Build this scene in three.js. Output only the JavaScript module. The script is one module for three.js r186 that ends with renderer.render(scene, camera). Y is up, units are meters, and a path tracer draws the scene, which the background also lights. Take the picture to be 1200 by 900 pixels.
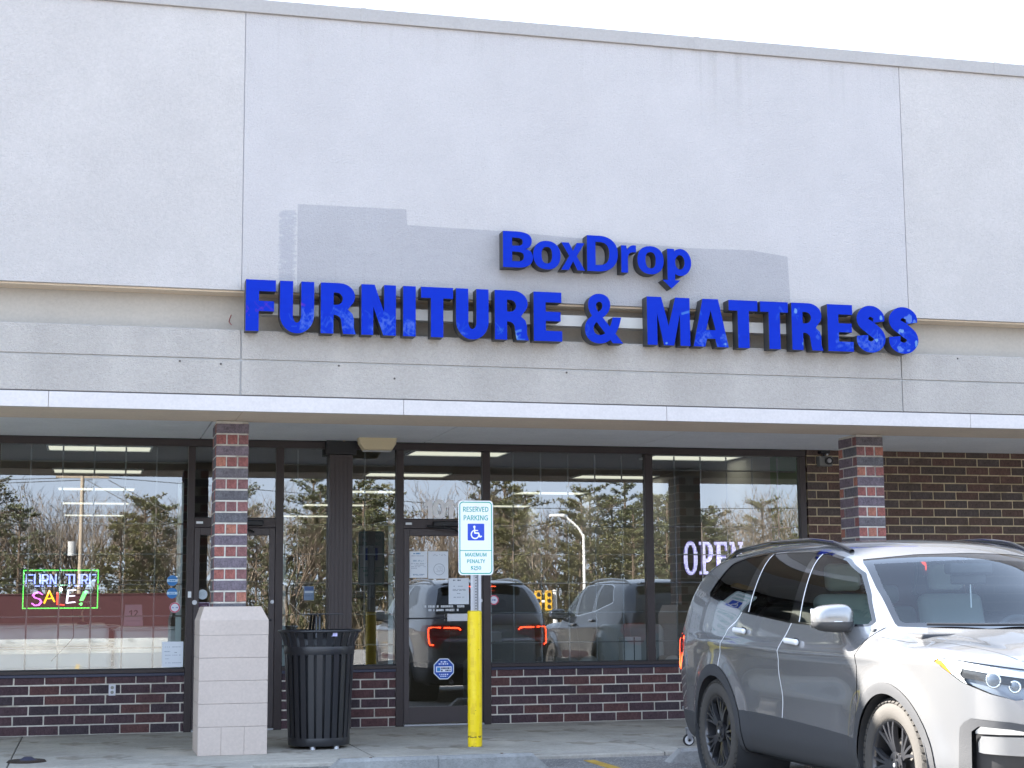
import * as THREE from 'three';
import { mergeGeometries, mergeVertices } from 'three/addons/utils/BufferGeometryUtils.js';
import { RoundedBoxGeometry } from 'three/addons/geometries/RoundedBoxGeometry.js';
import { FontLoader } from 'three/addons/loaders/FontLoader.js';

// ---------------------------------------------------------------- camera, sky, sun, exposure
const scene = new THREE.Scene();
const camera = new THREE.PerspectiveCamera(2 * Math.atan(450 / 1900) * 180 / Math.PI, 4 / 3, 0.2, 2000);
{
  const yaw = 0.25519, pitch = 0.1361, roll = -0.0074;
  const fwd = new THREE.Vector3(Math.sin(yaw) * Math.cos(pitch), Math.sin(pitch), -Math.cos(yaw) * Math.cos(pitch));
  const r = new THREE.Vector3(Math.cos(yaw), 0, Math.sin(yaw)), u = r.clone().cross(fwd);
  const c = Math.cos(roll), s = Math.sin(roll);
  const rr = r.clone().multiplyScalar(c).addScaledVector(u, s), uu = u.clone().multiplyScalar(c).addScaledVector(r, -s);
  camera.position.set(0, 1.282, 17.595);
  camera.quaternion.setFromRotationMatrix(new THREE.Matrix4().makeBasis(rr, uu, fwd.clone().negate()));
}
const sunDir = new THREE.Vector3(-0.662, 0.574, -0.482).normalize();
{
  // clear winter sky: paler towards the horizon, hazy bright round the sun
  const W = 512, Hh = 256, d = new Float32Array(W * Hh * 4);
  for (let j = 0; j < Hh; j++) for (let i = 0; i < W; i++) {
    const up = ((j + 0.5) / Hh - 0.5) * Math.PI, az = ((i + 0.5) / W - 0.5) * 2 * Math.PI, x = Math.cos(az) * Math.cos(up), y = Math.sin(up), z = Math.sin(az) * Math.cos(up);
    const t = Math.pow(Math.max(y, 0), 0.55), c = x * sunDir.x + y * sunDir.y + z * sunDir.z, glow = 0.16 * Math.pow(Math.max(c, 0), 6) + 0.5 * Math.pow(Math.max(c, 0), 40), k = (j * W + i) * 4;
    const col = [0.262 + (0.138 - 0.262) * t, 0.306 + (0.186 - 0.306) * t, 0.362 + (0.276 - 0.362) * t];
    for (let q = 0; q < 3; q++) d[k + q] = y < 0 ? [0.10, 0.10, 0.10][q] : col[q] * (1 + 0.12 * c * c) + glow * [1, 0.98, 0.93][q];
    d[k + 3] = 1;
  }
  const t = new THREE.DataTexture(d, W, Hh, THREE.RGBAFormat, THREE.FloatType); t.mapping = THREE.EquirectangularReflectionMapping; t.magFilter = t.minFilter = THREE.LinearFilter; t.needsUpdate = true;
  scene.background = t; scene.environment = t;
}
const sun = new THREE.DirectionalLight(new THREE.Color(1, 0.95, 0.87), 4.4);
sun.name = 'sun';
sun.position.copy(sunDir).multiplyScalar(60); sun.castShadow = true;
sun.shadow.mapSize.set(4096, 4096);
Object.assign(sun.shadow.camera, { left: -70, right: 70, top: 70, bottom: -70, near: 1, far: 220 });
scene.add(sun); scene.add(sun.target);
const renderer = new THREE.WebGLRenderer({ antialias: true });
renderer.toneMapping = THREE.LinearToneMapping;
renderer.toneMappingExposure = 9.4;
renderer.shadowMap.enabled = true;
renderer.setSize(1024, 768);

// ---------------------------------------------------------------- helpers
function rng(seed) { let a = seed >>> 0; return () => { a = (a + 0x6d2b79f5) >>> 0; let t = Math.imul(a ^ (a >>> 15), 1 | a); t = (t + Math.imul(t ^ (t >>> 7), 61 | t)) ^ t; return ((t ^ (t >>> 14)) >>> 0) / 4294967296; }; }
const taken = new Map();
function numbered(n) { const k = taken.get(n) ?? 0; taken.set(n, k + 1); return k ? n + '_' + String(k).padStart(3, '0') : n; }
function tag(o, label, category, group) { o.userData.label = label; o.userData.category = category; if (group) o.userData.group = group; return o; }
function thing(name, label, category, pos = [0, 0, 0], turn = 0, group) {
  const o = new THREE.Group(); o.name = numbered(name); o.position.set(...pos); o.rotation.y = turn; scene.add(o);
  return tag(o, label, category, group);
}
function mesh(name, geo, mat, parent, pos, rot) {
  const m = new THREE.Mesh(geo, mat); m.castShadow = m.receiveShadow = true;
  if (pos) m.position.set(...pos);
  if (rot) m.rotation.set(...rot);
  m.name = parent ? name : numbered(name);
  (parent ?? scene).add(m);
  return m;
}
function struct(name, geo, mat, pos, rot) { const m = mesh(name, geo, mat, null, pos, rot); m.userData.kind = 'structure'; return m; }
const merge = (list) => mergeGeometries(list.map((g) => { const h = g.index ? g.toNonIndexed() : g; for (const k of Object.keys(h.attributes)) if (!['position', 'normal', 'uv'].includes(k)) h.deleteAttribute(k); return h; }));
function boxUV(g) {
  const h = g.index ? g.toNonIndexed() : g, p = h.attributes.position, n = h.attributes.normal, uv = new Float32Array(p.count * 2);
  for (let i = 0; i < p.count; i++) {
    const ax = Math.abs(n.getX(i)), ay = Math.abs(n.getY(i)), az = Math.abs(n.getZ(i));
    let a, b;
    if (az >= ax && az >= ay) { a = p.getX(i); b = p.getY(i); } else if (ax >= ay) { a = p.getZ(i); b = p.getY(i); } else { a = p.getX(i); b = p.getZ(i); }
    uv[2 * i] = a; uv[2 * i + 1] = b;
  }
  h.setAttribute('uv', new THREE.BufferAttribute(uv, 2)); return h;
}
// box between two corners, uv in metres
function box(x0, x1, y0, y1, z0, z1) { const g = new THREE.BoxGeometry(x1 - x0, y1 - y0, z1 - z0); g.translate((x0 + x1) / 2, (y0 + y1) / 2, (z0 + z1) / 2); return boxUV(g); }
function rbox(x0, x1, y0, y1, z0, z1, r = 0.005, seg = 1) { const g = new RoundedBoxGeometry(x1 - x0, y1 - y0, z1 - z0, seg, Math.min(r, (x1 - x0) / 2.01, (y1 - y0) / 2.01, (z1 - z0) / 2.01)); g.translate((x0 + x1) / 2, (y0 + y1) / 2, (z0 + z1) / 2); return boxUV(g); }
function tube(pts, r, seg = 24, rad = 6, closed = false) { return new THREE.TubeGeometry(new THREE.CatmullRomCurve3(pts.map((p) => new THREE.Vector3(...p)), closed, 'catmullrom', 0.2), seg, r, rad, closed); }
function bar(a, b, r, rad = 6) { const A = new THREE.Vector3(...a), B = new THREE.Vector3(...b), d = B.clone().sub(A), g = new THREE.CylinderGeometry(r, r, d.length(), rad); g.applyQuaternion(new THREE.Quaternion().setFromUnitVectors(new THREE.Vector3(0, 1, 0), d.clone().normalize())); g.translate((A.x + B.x) / 2, (A.y + B.y) / 2, (A.z + B.z) / 2); return g; }

// tileable value noise
function lattice(seed, n) { const r = rng(seed), a = new Float32Array(n * n); for (let i = 0; i < a.length; i++) a[i] = r(); return a; }
function noiseAt(a, n, u, v) { const x = u * n, y = v * n, x0 = Math.floor(x), y0 = Math.floor(y); let fx = x - x0, fy = y - y0; fx = fx * fx * (3 - 2 * fx); fy = fy * fy * (3 - 2 * fy); const g = (i, j) => a[(((j % n) + n) % n) * n + (((i % n) + n) % n)]; return (g(x0, y0) * (1 - fx) + g(x0 + 1, y0) * fx) * (1 - fy) + (g(x0, y0 + 1) * (1 - fx) + g(x0 + 1, y0 + 1) * fx) * fy; }
function makeNoise(seed, octs) { const L = octs.map(([n, w], k) => [lattice(seed + k * 77, n), n, w]), tot = octs.reduce((s, o) => s + o[1], 0); return (u, v) => { let s = 0; for (const [a, n, w] of L) s += w * noiseAt(a, n, u, v); return s / tot; }; }
function dataTex(size, fn, srgb, repeat) {
  const d = new Uint8Array(size * size * 4);
  for (let j = 0; j < size; j++) for (let i = 0; i < size; i++) { const c = fn((i + 0.5) / size, (j + 0.5) / size), k = (j * size + i) * 4; d[k] = c[0]; d[k + 1] = c[1]; d[k + 2] = c[2]; d[k + 3] = 255; }
  const t = new THREE.DataTexture(d, size, size); t.wrapS = t.wrapT = THREE.RepeatWrapping; t.magFilter = THREE.LinearFilter; t.minFilter = THREE.LinearMipmapLinearFilter; t.generateMipmaps = true;
  if (srgb) t.colorSpace = THREE.SRGBColorSpace;
  t.repeat.set(1 / repeat, 1 / repeat); t.needsUpdate = true; return t;
}
const clamp = THREE.MathUtils.clamp, lerp = THREE.MathUtils.lerp, sstep = (a, b, x) => THREE.MathUtils.smoothstep(x, a, b);
const grey = (v) => { v = clamp(v, 0, 255); return [v, v, v]; };
function canvasTex(w, h, draw) { const c = document.createElement('canvas'); c.width = w; c.height = h; const g = c.getContext('2d'); draw(g, w, h); const t = new THREE.CanvasTexture(c); t.colorSpace = THREE.SRGBColorSpace; return t; }
const lin = (r, g, b) => new THREE.Color().setRGB(r, g, b);
const std = (color, roughness = 0.8, o = {}) => new THREE.MeshStandardMaterial({ color, roughness, ...o });
const phys = (color, roughness, o = {}) => new THREE.MeshPhysicalMaterial({ color, roughness, ...o });

// ---------------------------------------------------------------- shared textures and materials
let lattice9;
lattice9 = lattice(91, 9);
const nFine = makeNoise(11, [[32, 1], [64, 1], [128, 1], [256, 0.8]]), nMid = makeNoise(23, [[4, 1], [8, 0.8], [16, 0.6], [32, 0.4]]), nGrit = makeNoise(37, [[128, 1], [256, 1]]), nStreak = makeNoise(53, [[16, 1], [64, 0.7]]);
const bumpStucco = dataTex(512, (u, v) => grey(255 * (0.7 * nGrit(u, v) + 0.3 * nFine(u, v))), false, 1.1);
const mapStucco = dataTex(512, (u, v) => { const m = nMid(u, v) - 0.5, g = nGrit(u, v) - 0.5; return grey(238 + 14 * m + 16 * g); }, true, 2.3);
const mapBand = dataTex(512, (u, v) => { const m = nMid(u, v) - 0.5, g = nGrit(u, v) - 0.5, s = noiseAt(lattice9, 9, u * 1, v * 0.12) - 0.5; return grey(228 + 14 * m + 22 * g + 14 * s); }, true, 1.9);


const gum = (() => { const r = rng(313); return Array.from({ length: 70 }, () => [r(), r(), 0.0012 + 0.0028 * r() * r(), 20 + 50 * r()]); })();
const mapConc = dataTex(1024, (u, v) => { let sp = 0; for (const q of gum) { const du = u - q[0], dv = v - q[1]; if (du * du + dv * dv < q[2] * q[2]) sp = q[3]; } const a = nMid(u, v) - 0.5, b = nStreak(u, v) - 0.5, g = nGrit(u, v) - 0.5, st = sstep(0.6, 0.72, nMid(u * 2 + 0.3, v * 2)); return [214 + 60 * a + 22 * b + 26 * g - 34 * st - sp, 212 + 58 * a + 22 * b + 26 * g - 37 * st - sp, 206 + 54 * a + 22 * b + 26 * g - 40 * st - sp].map((x) => clamp(x, 0, 255)); }, true, 3.1);
const mapAsph = dataTex(1024, (u, v) => { const a = nMid(u, v) - 0.5, g = nGrit(u, v), sp = g > 0.66 ? 60 * (g - 0.66) * 6 : 0; return grey(168 + 50 * a + 70 * (g - 0.5) + sp); }, true, 1.7);
const bumpGrit = dataTex(512, (u, v) => grey(255 * nGrit(u, v)), false, 0.8);
const mapBrick = dataTex(512, (u, v) => { const a = nFine(u, v) - 0.5, b = nMid(u * 3, v * 3) - 0.5, g = nGrit(u, v) - 0.5; return grey(205 + 90 * a + 60 * b + 50 * g); }, true, 0.62);
const bumpBrick = dataTex(512, (u, v) => grey(255 * (0.5 * nFine(u, v) + 0.5 * nGrit(u, v))), false, 0.37);
const M = {};
M.stucco = std(lin(0.535, 0.495, 0.472), 0.93, { map: mapStucco, bumpMap: bumpStucco, bumpScale: 0.006 });
M.band = std(lin(0.51, 0.465, 0.422), 0.95, { map: mapBand, bumpMap: bumpStucco, bumpScale: 0.008 });
M.recess = std(lin(0.50, 0.455, 0.40), 0.9, { map: mapStucco });
M.soffitTan = std(lin(0.86, 0.70, 0.53), 0.85, { map: mapStucco });
M.soffit = std(lin(0.96, 0.95, 0.94), 0.85, { map: mapStucco });
M.fascia = std(lin(0.67, 0.62, 0.60), 0.5, { map: mapStucco });
M.coping = std(lin(0.41, 0.375, 0.35), 0.45, { map: mapStucco, metalness: 0.1 });
M.seal = std(lin(0.09, 0.08, 0.075), 0.9);
M.joint = std(lin(0.36, 0.355, 0.375), 0.95);
M.bronze = std(lin(0.040, 0.030, 0.030), 0.42, { metalness: 0.25, bumpMap: bumpGrit, bumpScale: 0.0004 });
M.bronze2 = std(lin(0.062, 0.05, 0.05), 0.45, { metalness: 0.2 });
M.glass = phys(lin(0.74, 0.80, 0.79), 0.0, { transmission: 1, thickness: 0, ior: 2.7 });
M.mortar = std(lin(0.86, 0.82, 0.76), 0.95, { bumpMap: bumpGrit, bumpScale: 0.004, map: mapConc });
M.mortarTan = std(lin(0.86, 0.72, 0.50), 0.95, { bumpMap: bumpGrit, bumpScale: 0.004, map: mapConc });
M.black = std(lin(0.012, 0.012, 0.014), 0.5);
M.dark = std(lin(0.03, 0.03, 0.034), 0.7);
M.white = std(lin(0.75, 0.77, 0.78), 0.5);
M.trimWhite = std(lin(0.66, 0.72, 0.74), 0.5);
M.steel = phys(lin(0.46, 0.47, 0.49), 0.42, { metalness: 0.85, bumpMap: bumpGrit, bumpScale: 0.0006 });
M.conc = std(lin(0.56, 0.53, 0.485), 0.93, { map: mapConc, bumpMap: bumpGrit, bumpScale: 0.004 });
M.asph = std(lin(0.46, 0.445, 0.42), 0.95, { map: mapAsph, bumpMap: bumpGrit, bumpScale: 0.01 });
const brickMat = (r, g, b) => std(lin(r, g, b), 0.88, { map: mapBrick, bumpMap: bumpBrick, bumpScale: 0.004 });
const sillTones = [[0.125, 0.068, 0.078], [0.105, 0.060, 0.072], [0.088, 0.058, 0.070], [0.145, 0.068, 0.070], [0.118, 0.070, 0.082], [0.082, 0.060, 0.072], [0.165, 0.075, 0.072]].map((c) => brickMat(...c));
const wallTones = [[0.200, 0.126, 0.101], [0.173, 0.121, 0.101], [0.151, 0.111, 0.094], [0.220, 0.126, 0.101], [0.160, 0.124, 0.113], [0.187, 0.113, 0.091]].map((c) => brickMat(...c));
const longTones = [[0.235, 0.190, 0.226], [0.263, 0.215, 0.251], [0.215, 0.190, 0.205], [0.194, 0.185, 0.200], [0.266, 0.205, 0.233]].map((c) => brickMat(...c));
const endTones = [[0.496, 0.175, 0.144], [0.422, 0.157, 0.138], [0.588, 0.239, 0.166], [0.385, 0.175, 0.166], [0.349, 0.166, 0.162]].map((c) => brickMat(...c));

// ---------------------------------------------------------------- ground and paving
const LOT = -0.04;
{
  // the lot, falling away beyond the parking rows towards the road
  const g = new THREE.PlaneGeometry(900, 900, 90, 180); g.rotateX(-Math.PI / 2); g.translate(0, 0, 250);
  const p = g.attributes.position;
  for (let i = 0; i < p.count; i++) { const z = p.getZ(i); p.setY(i, LOT - 3.4 * sstep(44, 64, z) + 0.6 * sstep(80, 120, z)); }
  g.computeVertexNormals();
  const q = boxUV(g);
  struct('parking_lot', q, M.asph);
  const grassT = dataTex(256, (u, v) => { const a = nMid(u, v) - 0.5, gg = nGrit(u, v) - 0.5; return [150 + 80 * a + 90 * gg, 140 + 60 * a + 90 * gg, 90 + 50 * a + 60 * gg].map((x) => clamp(x, 0, 255)); }, true, 4);
  const verge = new THREE.PlaneGeometry(400, 170, 40, 40); verge.rotateX(-Math.PI / 2); verge.translate(20, 0, 163);
  const vp = verge.attributes.position; for (let i = 0; i < vp.count; i++) vp.setY(i, LOT - 3.36 + 0.6 * sstep(80, 120, vp.getZ(i)));
  verge.computeVertexNormals(); struct('grass_verge', boxUV(verge), std(lin(0.2, 0.17, 0.1), 1, { map: grassT }));
}
{
  // sidewalk slabs with joints, ending in a low kerb; the ramp on the left runs out to the lot
  const xs = [-30, -15.2, -12.2, -9.1, -6.1, -3.05, -0.6, 2.44, 5.0, 7.6, 10.1, 13.1, 16.2, 30];
  const side = struct('sidewalk', box(-30, 30, -0.3, -0.012, -0.3, 3.70), M.dark);
  for (let i = 0; i + 1 < xs.length; i++) mesh('slab', rbox(xs[i] + 0.004, xs[i + 1] - 0.004, -0.2, 0, 0.005, 3.38, 0.006), M.conc, side);
  for (let i = 0; i + 1 < xs.length; i++) mesh('kerb_stone', rbox(xs[i] + 0.003, xs[i + 1] - 0.003, -0.3, -0.002, 3.386, 3.72, 0.018, 2), M.conc, side);
  const ramp = new THREE.BufferGeometry();
  const R = [[-6, -0.003, 3.60], [1.18, -0.003, 3.60], [1.32, LOT + 0.002, 5.4], [-6, LOT + 0.002, 5.4], [1.36, -0.01, 3.72]];
  ramp.setAttribute('position', new THREE.Float32BufferAttribute([...R[0], ...R[3], ...R[2], ...R[0], ...R[2], ...R[1], ...R[1], ...R[2], ...R[4]].map((v) => v), 3)); ramp.computeVertexNormals();
  struct('kerb_ramp', boxUV(ramp), M.conc).position.y = 0.006;
  const yellow = std(lin(0.62, 0.40, 0.06), 0.85, { map: mapConc });
  for (const x of [-4.6, -1.66, 1.28, 4.22, 7.16, 10.1]) if (x > 1.3) struct('parking_line', box(x - 0.05, x + 0.05, LOT - 0.01, LOT + 0.004, 3.95, 9.6), yellow);
  for (let k = 0; k < 9; k++) struct('parking_line', box(-12 + k * 2.94, -11.9 + k * 2.94, LOT - 0.01, LOT + 0.004, 18.5, 29), yellow);
}
struct('road', box(-200, 240, LOT - 3.5, LOT - 3.352, 66, 76), M.asph);

// ---------------------------------------------------------------- bricks
const C = 0.1016, B = 0.3048;
const brickCache = new Map();
// a brick with chamfered edges; its long faces and its ends are two material groups
function brickGeo(w, h, d, variant) {
  const key = [w.toFixed(3), h.toFixed(3), d.toFixed(3), variant].join();
  if (brickCache.has(key)) return brickCache.get(key);
  const r = rng(variant * 991 + 7), c = 0.003, X = w / 2, Y = h / 2, Z = d / 2, j = () => (r() - 0.5) * 0.0022;
  const corner = []; for (const sx of [-1, 1]) for (const sy of [-1, 1]) for (const sz of [-1, 1]) corner.push([sx * X + j(), sy * Y + j(), sz * Z + j(), sx, sy, sz]);
  const at = (sx, sy, sz) => corner.find((k) => k[3] === sx && k[4] === sy && k[5] === sz);
  const pos = [], groups = [];
  const quad = (a, b, cc, dd) => pos.push(...a, ...b, ...cc, ...a, ...cc, ...dd);
  const face = (ax, s) => { const o = [0, 1, 2].filter((k) => k !== ax), out = []; for (const [p, q] of [[-1, -1], [1, -1], [1, 1], [-1, 1]]) { const sg = [0, 0, 0]; sg[ax] = s; sg[o[0]] = p; sg[o[1]] = q; const k = at(...sg).slice(0, 3); k[o[0]] -= p * c; k[o[1]] -= q * c; out.push(k); } if ((s > 0) === (ax === 1)) out.reverse(); return out; };
  for (const s of [-1, 1]) quad(...face(2, s)); groups.push([0, pos.length / 3, 0]);
  let st = pos.length / 3; for (const s of [-1, 1]) quad(...face(0, s)); groups.push([st, pos.length / 3 - st, 1]); st = pos.length / 3;
  for (const s of [-1, 1]) quad(...face(1, s));
  const edge = (a, b) => { // bevel between two faces
    const [ax, sa] = a, [bx, sb] = b, o = [0, 1, 2].find((k) => k !== ax && k !== bx), P = [];
    for (const t of [-1, 1]) for (const which of [0, 1]) { const sg = [0, 0, 0]; sg[ax] = sa; sg[bx] = sb; sg[o] = t; const k = at(...sg).slice(0, 3); k[which ? ax : bx] -= c * (which ? sa : sb); k[o] -= t * c; P.push(k); }
    quad(P[0], P[1], P[3], P[2]);
  };
  for (const sz of [-1, 1]) for (const [ax, sa] of [[0, -1], [0, 1], [1, -1], [1, 1]]) edge([2, sz], [ax, sa]);
  for (const sx of [-1, 1]) for (const sy of [-1, 1]) edge([0, sx], [1, sy]);
  groups.push([st, pos.length / 3 - st, 0]);
  const g = new THREE.BufferGeometry(); g.setAttribute('position', new THREE.Float32BufferAttribute(pos, 3)); g.computeVertexNormals();
  // make every triangle face outward
  const P = g.attributes.position, a = new THREE.Vector3(), b = new THREE.Vector3(), e = new THREE.Vector3(), n = new THREE.Vector3(), m = new THREE.Vector3();
  for (let i = 0; i < P.count; i += 3) { a.fromBufferAttribute(P, i); b.fromBufferAttribute(P, i + 1); e.fromBufferAttribute(P, i + 2); m.copy(a).add(b).add(e); n.copy(b).sub(a).cross(e.clone().sub(a)); if (n.dot(m) < 0) { P.setXYZ(i + 1, e.x, e.y, e.z); P.setXYZ(i + 2, b.x, b.y, b.z); } }
  g.computeVertexNormals(); for (const q of groups) g.addGroup(...q);
  const out = boxUV(g), uv = out.attributes.uv; const ou = r() * 3, ov = r() * 3; for (let i = 0; i < uv.count; i++) uv.setXY(i, uv.getX(i) + ou, uv.getY(i) + ov);
  brickCache.set(key, out); return out;
}
const rb = rng(4242);
// courses of running bond on the plane z = face; joints of the even courses pass through x = jx
function brickCourses(parent, x0, x1, y0, n0, n1, face, jx, tones, depth = 0.06, top = 1e9, only = () => true, evenShift = 0) {
  const rest = [];
  for (let k = n0; k < n1; k++) {
    const ya = y0 + k * C + 0.0066, yb = Math.min(y0 + (k + 1) * C - 0.0066, top);
    if (yb - ya < 0.012) continue;
    let x = jx + (((k + evenShift) % 2 + 2) % 2 ? B / 2 : 0); x -= Math.ceil((x - x0) / B) * B;
    for (; x < x1; x += B) {
      const a = Math.max(x + 0.0066, x0), b = Math.min(x + B - 0.0066, x1);
      if (b - a < 0.02) continue;
      const jig = (rb() - 0.5) * 0.003, v = Math.floor(rb() * 4), t = tones[Math.floor(rb() * tones.length)], g = brickGeo(+(b - a).toFixed(3), +(yb - ya).toFixed(3), depth, v), pos = [(a + b) / 2 + (rb() - 0.5) * 0.004, (ya + yb) / 2 + (rb() - 0.5) * 0.002, face - depth / 2 + jig];
      if (only((a + b) / 2, (ya + yb) / 2)) mesh('brick', g, [t, t], parent, pos);
      else { const h = g.clone().translate(...pos); h.clearGroups(); rest.push([h, t]); }
    }
  }
  if (rest.length) { const m = mesh('brickwork', merge(rest.map((r) => r[0])), rest[0][1], parent); m.userData.kind = 'stuff'; }
}
function sillWall(label, x0, x1, jx) {
  const t = thing('brick_sill_wall', label, 'wall', [0, 0, 0], 0);
  mesh('mortar', box(x0, x1, 0, 0.6, -0.2, -0.004), M.mortar, t);
  brickCourses(t, x0, x1, 0, 0, 6, 0, jx, sillTones, 0.06, 0.602);
  return t;
}
sillWall('low dark brick wall under the large left shop window, with a small power outlet in it', -3.9, 1.01, -0.5516);
sillWall('short strip of dark brick under the narrow pane right of the left door', 2.03, 2.515, 2.262);
sillWall('short strip of dark brick behind and right of the black litter bin', 2.765, 3.262, 2.878);
sillWall('long low dark brick wall under the two right shop windows', 4.33, 8.155, 4.547);
{
  const t = thing('brick_wall', 'tall dark brown brick wall at the right end behind the silver car', 'wall');
  mesh('mortar', box(8.18, 16, -0.1, 3.3, -0.2, -0.006), M.mortarTan, t);
  brickCourses(t, 8.18, 16, -0.0332, 0, 32, 0, 10.273, wallTones, 0.06, 3.3, (x, y) => y > 1.25 && x < 11.6, 0);
  mesh('mortar', box(-16, -3.9, -0.1, 3.3, -0.2, -0.006), M.mortarTan, t);
}

// ---------------------------------------------------------------- brick columns standing in block piers
function brickColumn(label, x) {
  const t = thing('brick_column', label, 'column', [x, 0, 0], 0, 'brick columns under the canopy');
  const W = 0.295, D = 0.408, z1 = 2.72, z0 = z1 - D, bd = 0.0915, y0 = 2.977 - 29 * C - 0.02;
  mesh('mortar', box(0.004, W - 0.004, 1.2, 2.972, z0 + 0.004, z1 - 0.004), M.mortar, t);
  const put = (cx, cy, cz, w, h, turn) => { const g = brickGeo(w, h, bd, Math.floor(rb() * 4)); mesh('brick', g, [longTones[Math.floor(rb() * longTones.length)], endTones[Math.floor(rb() * endTones.length)]], t, [cx + (rb() - 0.5) * 0.003, cy, cz + (rb() - 0.5) * 0.003], [0, turn, 0]); };
  for (let k = 12; k < 30; k++) {
    const ya = Math.max(y0 + k * C + 0.0066, 1.21), yb = Math.min(y0 + (k + 1) * C - 0.0066, 2.974), h = +(yb - ya).toFixed(3), cy = (ya + yb) / 2;
    if (h < 0.015) continue;
    const L = 0.302, P = Math.PI / 2;
    if (k % 2 === 0) { put(W / 2, cy, z1 - bd / 2, W, h, 0); put(bd / 2, cy, z0 + L / 2, L, h, P); put(W - bd / 2, cy, z0 + L / 2, L, h, P); }
    else { put(bd / 2, cy, z1 - L / 2, L, h, P); put(W - bd / 2, cy, z1 - L / 2, L, h, P); put(W / 2, cy, z1 - L / 2, L, h, P); put(W / 2, cy, z0 + bd / 2, W, h, 0); }
  }
  return t;
}
brickColumn('red and purple brick column rising from the pale block pier beside the left door', 1.096);
brickColumn('red and purple brick column behind the silver car, in front of the brown brick wall', 7.461);
function pier(label, x) {
  const t = thing('block_pier', label, 'pier', [x, 0, 0], 0, 'pale block piers around the column bases');
  const mp = std(lin(0.615, 0.515, 0.445), 0.8, { map: mapStucco, bumpMap: bumpStucco, bumpScale: 0.0016 }), W = 0.606, z0 = 2.17, z1 = 2.87, hs = [0, 0.245, 0.445, 0.645, 0.845, 1.045];
  mesh('mortar', box(0.006, W - 0.006, 0, 1.12, z0 + 0.006, z1 - 0.006), std(lin(0.36, 0.32, 0.30), 0.95), t);
  for (let k = 0; k < 5; k++) {
    const ya = hs[k] + (k ? 0.0012 : 0), yb = hs[k + 1] - 0.0012, c2 = k === 0 ? [0, W / 3, W * 2 / 3, W] : [0, W];
    for (let j = 0; j + 1 < c2.length; j++) mesh('block', rbox(c2[j] + (j ? 0.0004 : 0), c2[j + 1] - 0.0004, ya, yb, z0, z1, 0.004), mp, t);
  }
  // cap course with sloped shoulders on all four sides
  const ring = (y, dx0, dx1, dz) => [[dx0, y, z1 - dz], [W - dx1, y, z1 - dz], [W - dx1, y, z0 + dz], [dx0, y, z0 + dz]], R = [ring(1.0465, 0, 0, 0), ring(1.176, 0, 0, 0), ring(1.18, 0.002, 0.002, 0.002), ring(1.292, 0.038, 0.06, 0.05), ring(1.297, 0.046, 0.068, 0.058)], cp = [];
  for (let i = 0; i + 1 < R.length; i++) for (let k = 0; k < 4; k++) { const A = R[i][k], B2 = R[i][(k + 1) % 4], C2 = R[i + 1][(k + 1) % 4], D2 = R[i + 1][k]; cp.push(...A, ...B2, ...C2, ...A, ...C2, ...D2); }
  { const T = R[4]; cp.push(...T[0], ...T[1], ...T[2], ...T[0], ...T[2], ...T[3]); }
  const g = new THREE.BufferGeometry(); g.setAttribute('position', new THREE.Float32BufferAttribute(cp, 3)); g.computeVertexNormals();
  mesh('cap_block', boxUV(g), mp, t); return t;
}
pier('pale pinkish block pier at the foot of the left brick column, beside the litter bin', 0.971);
pier('pale block pier hidden behind the silver car at the right brick column', 7.336);

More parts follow.
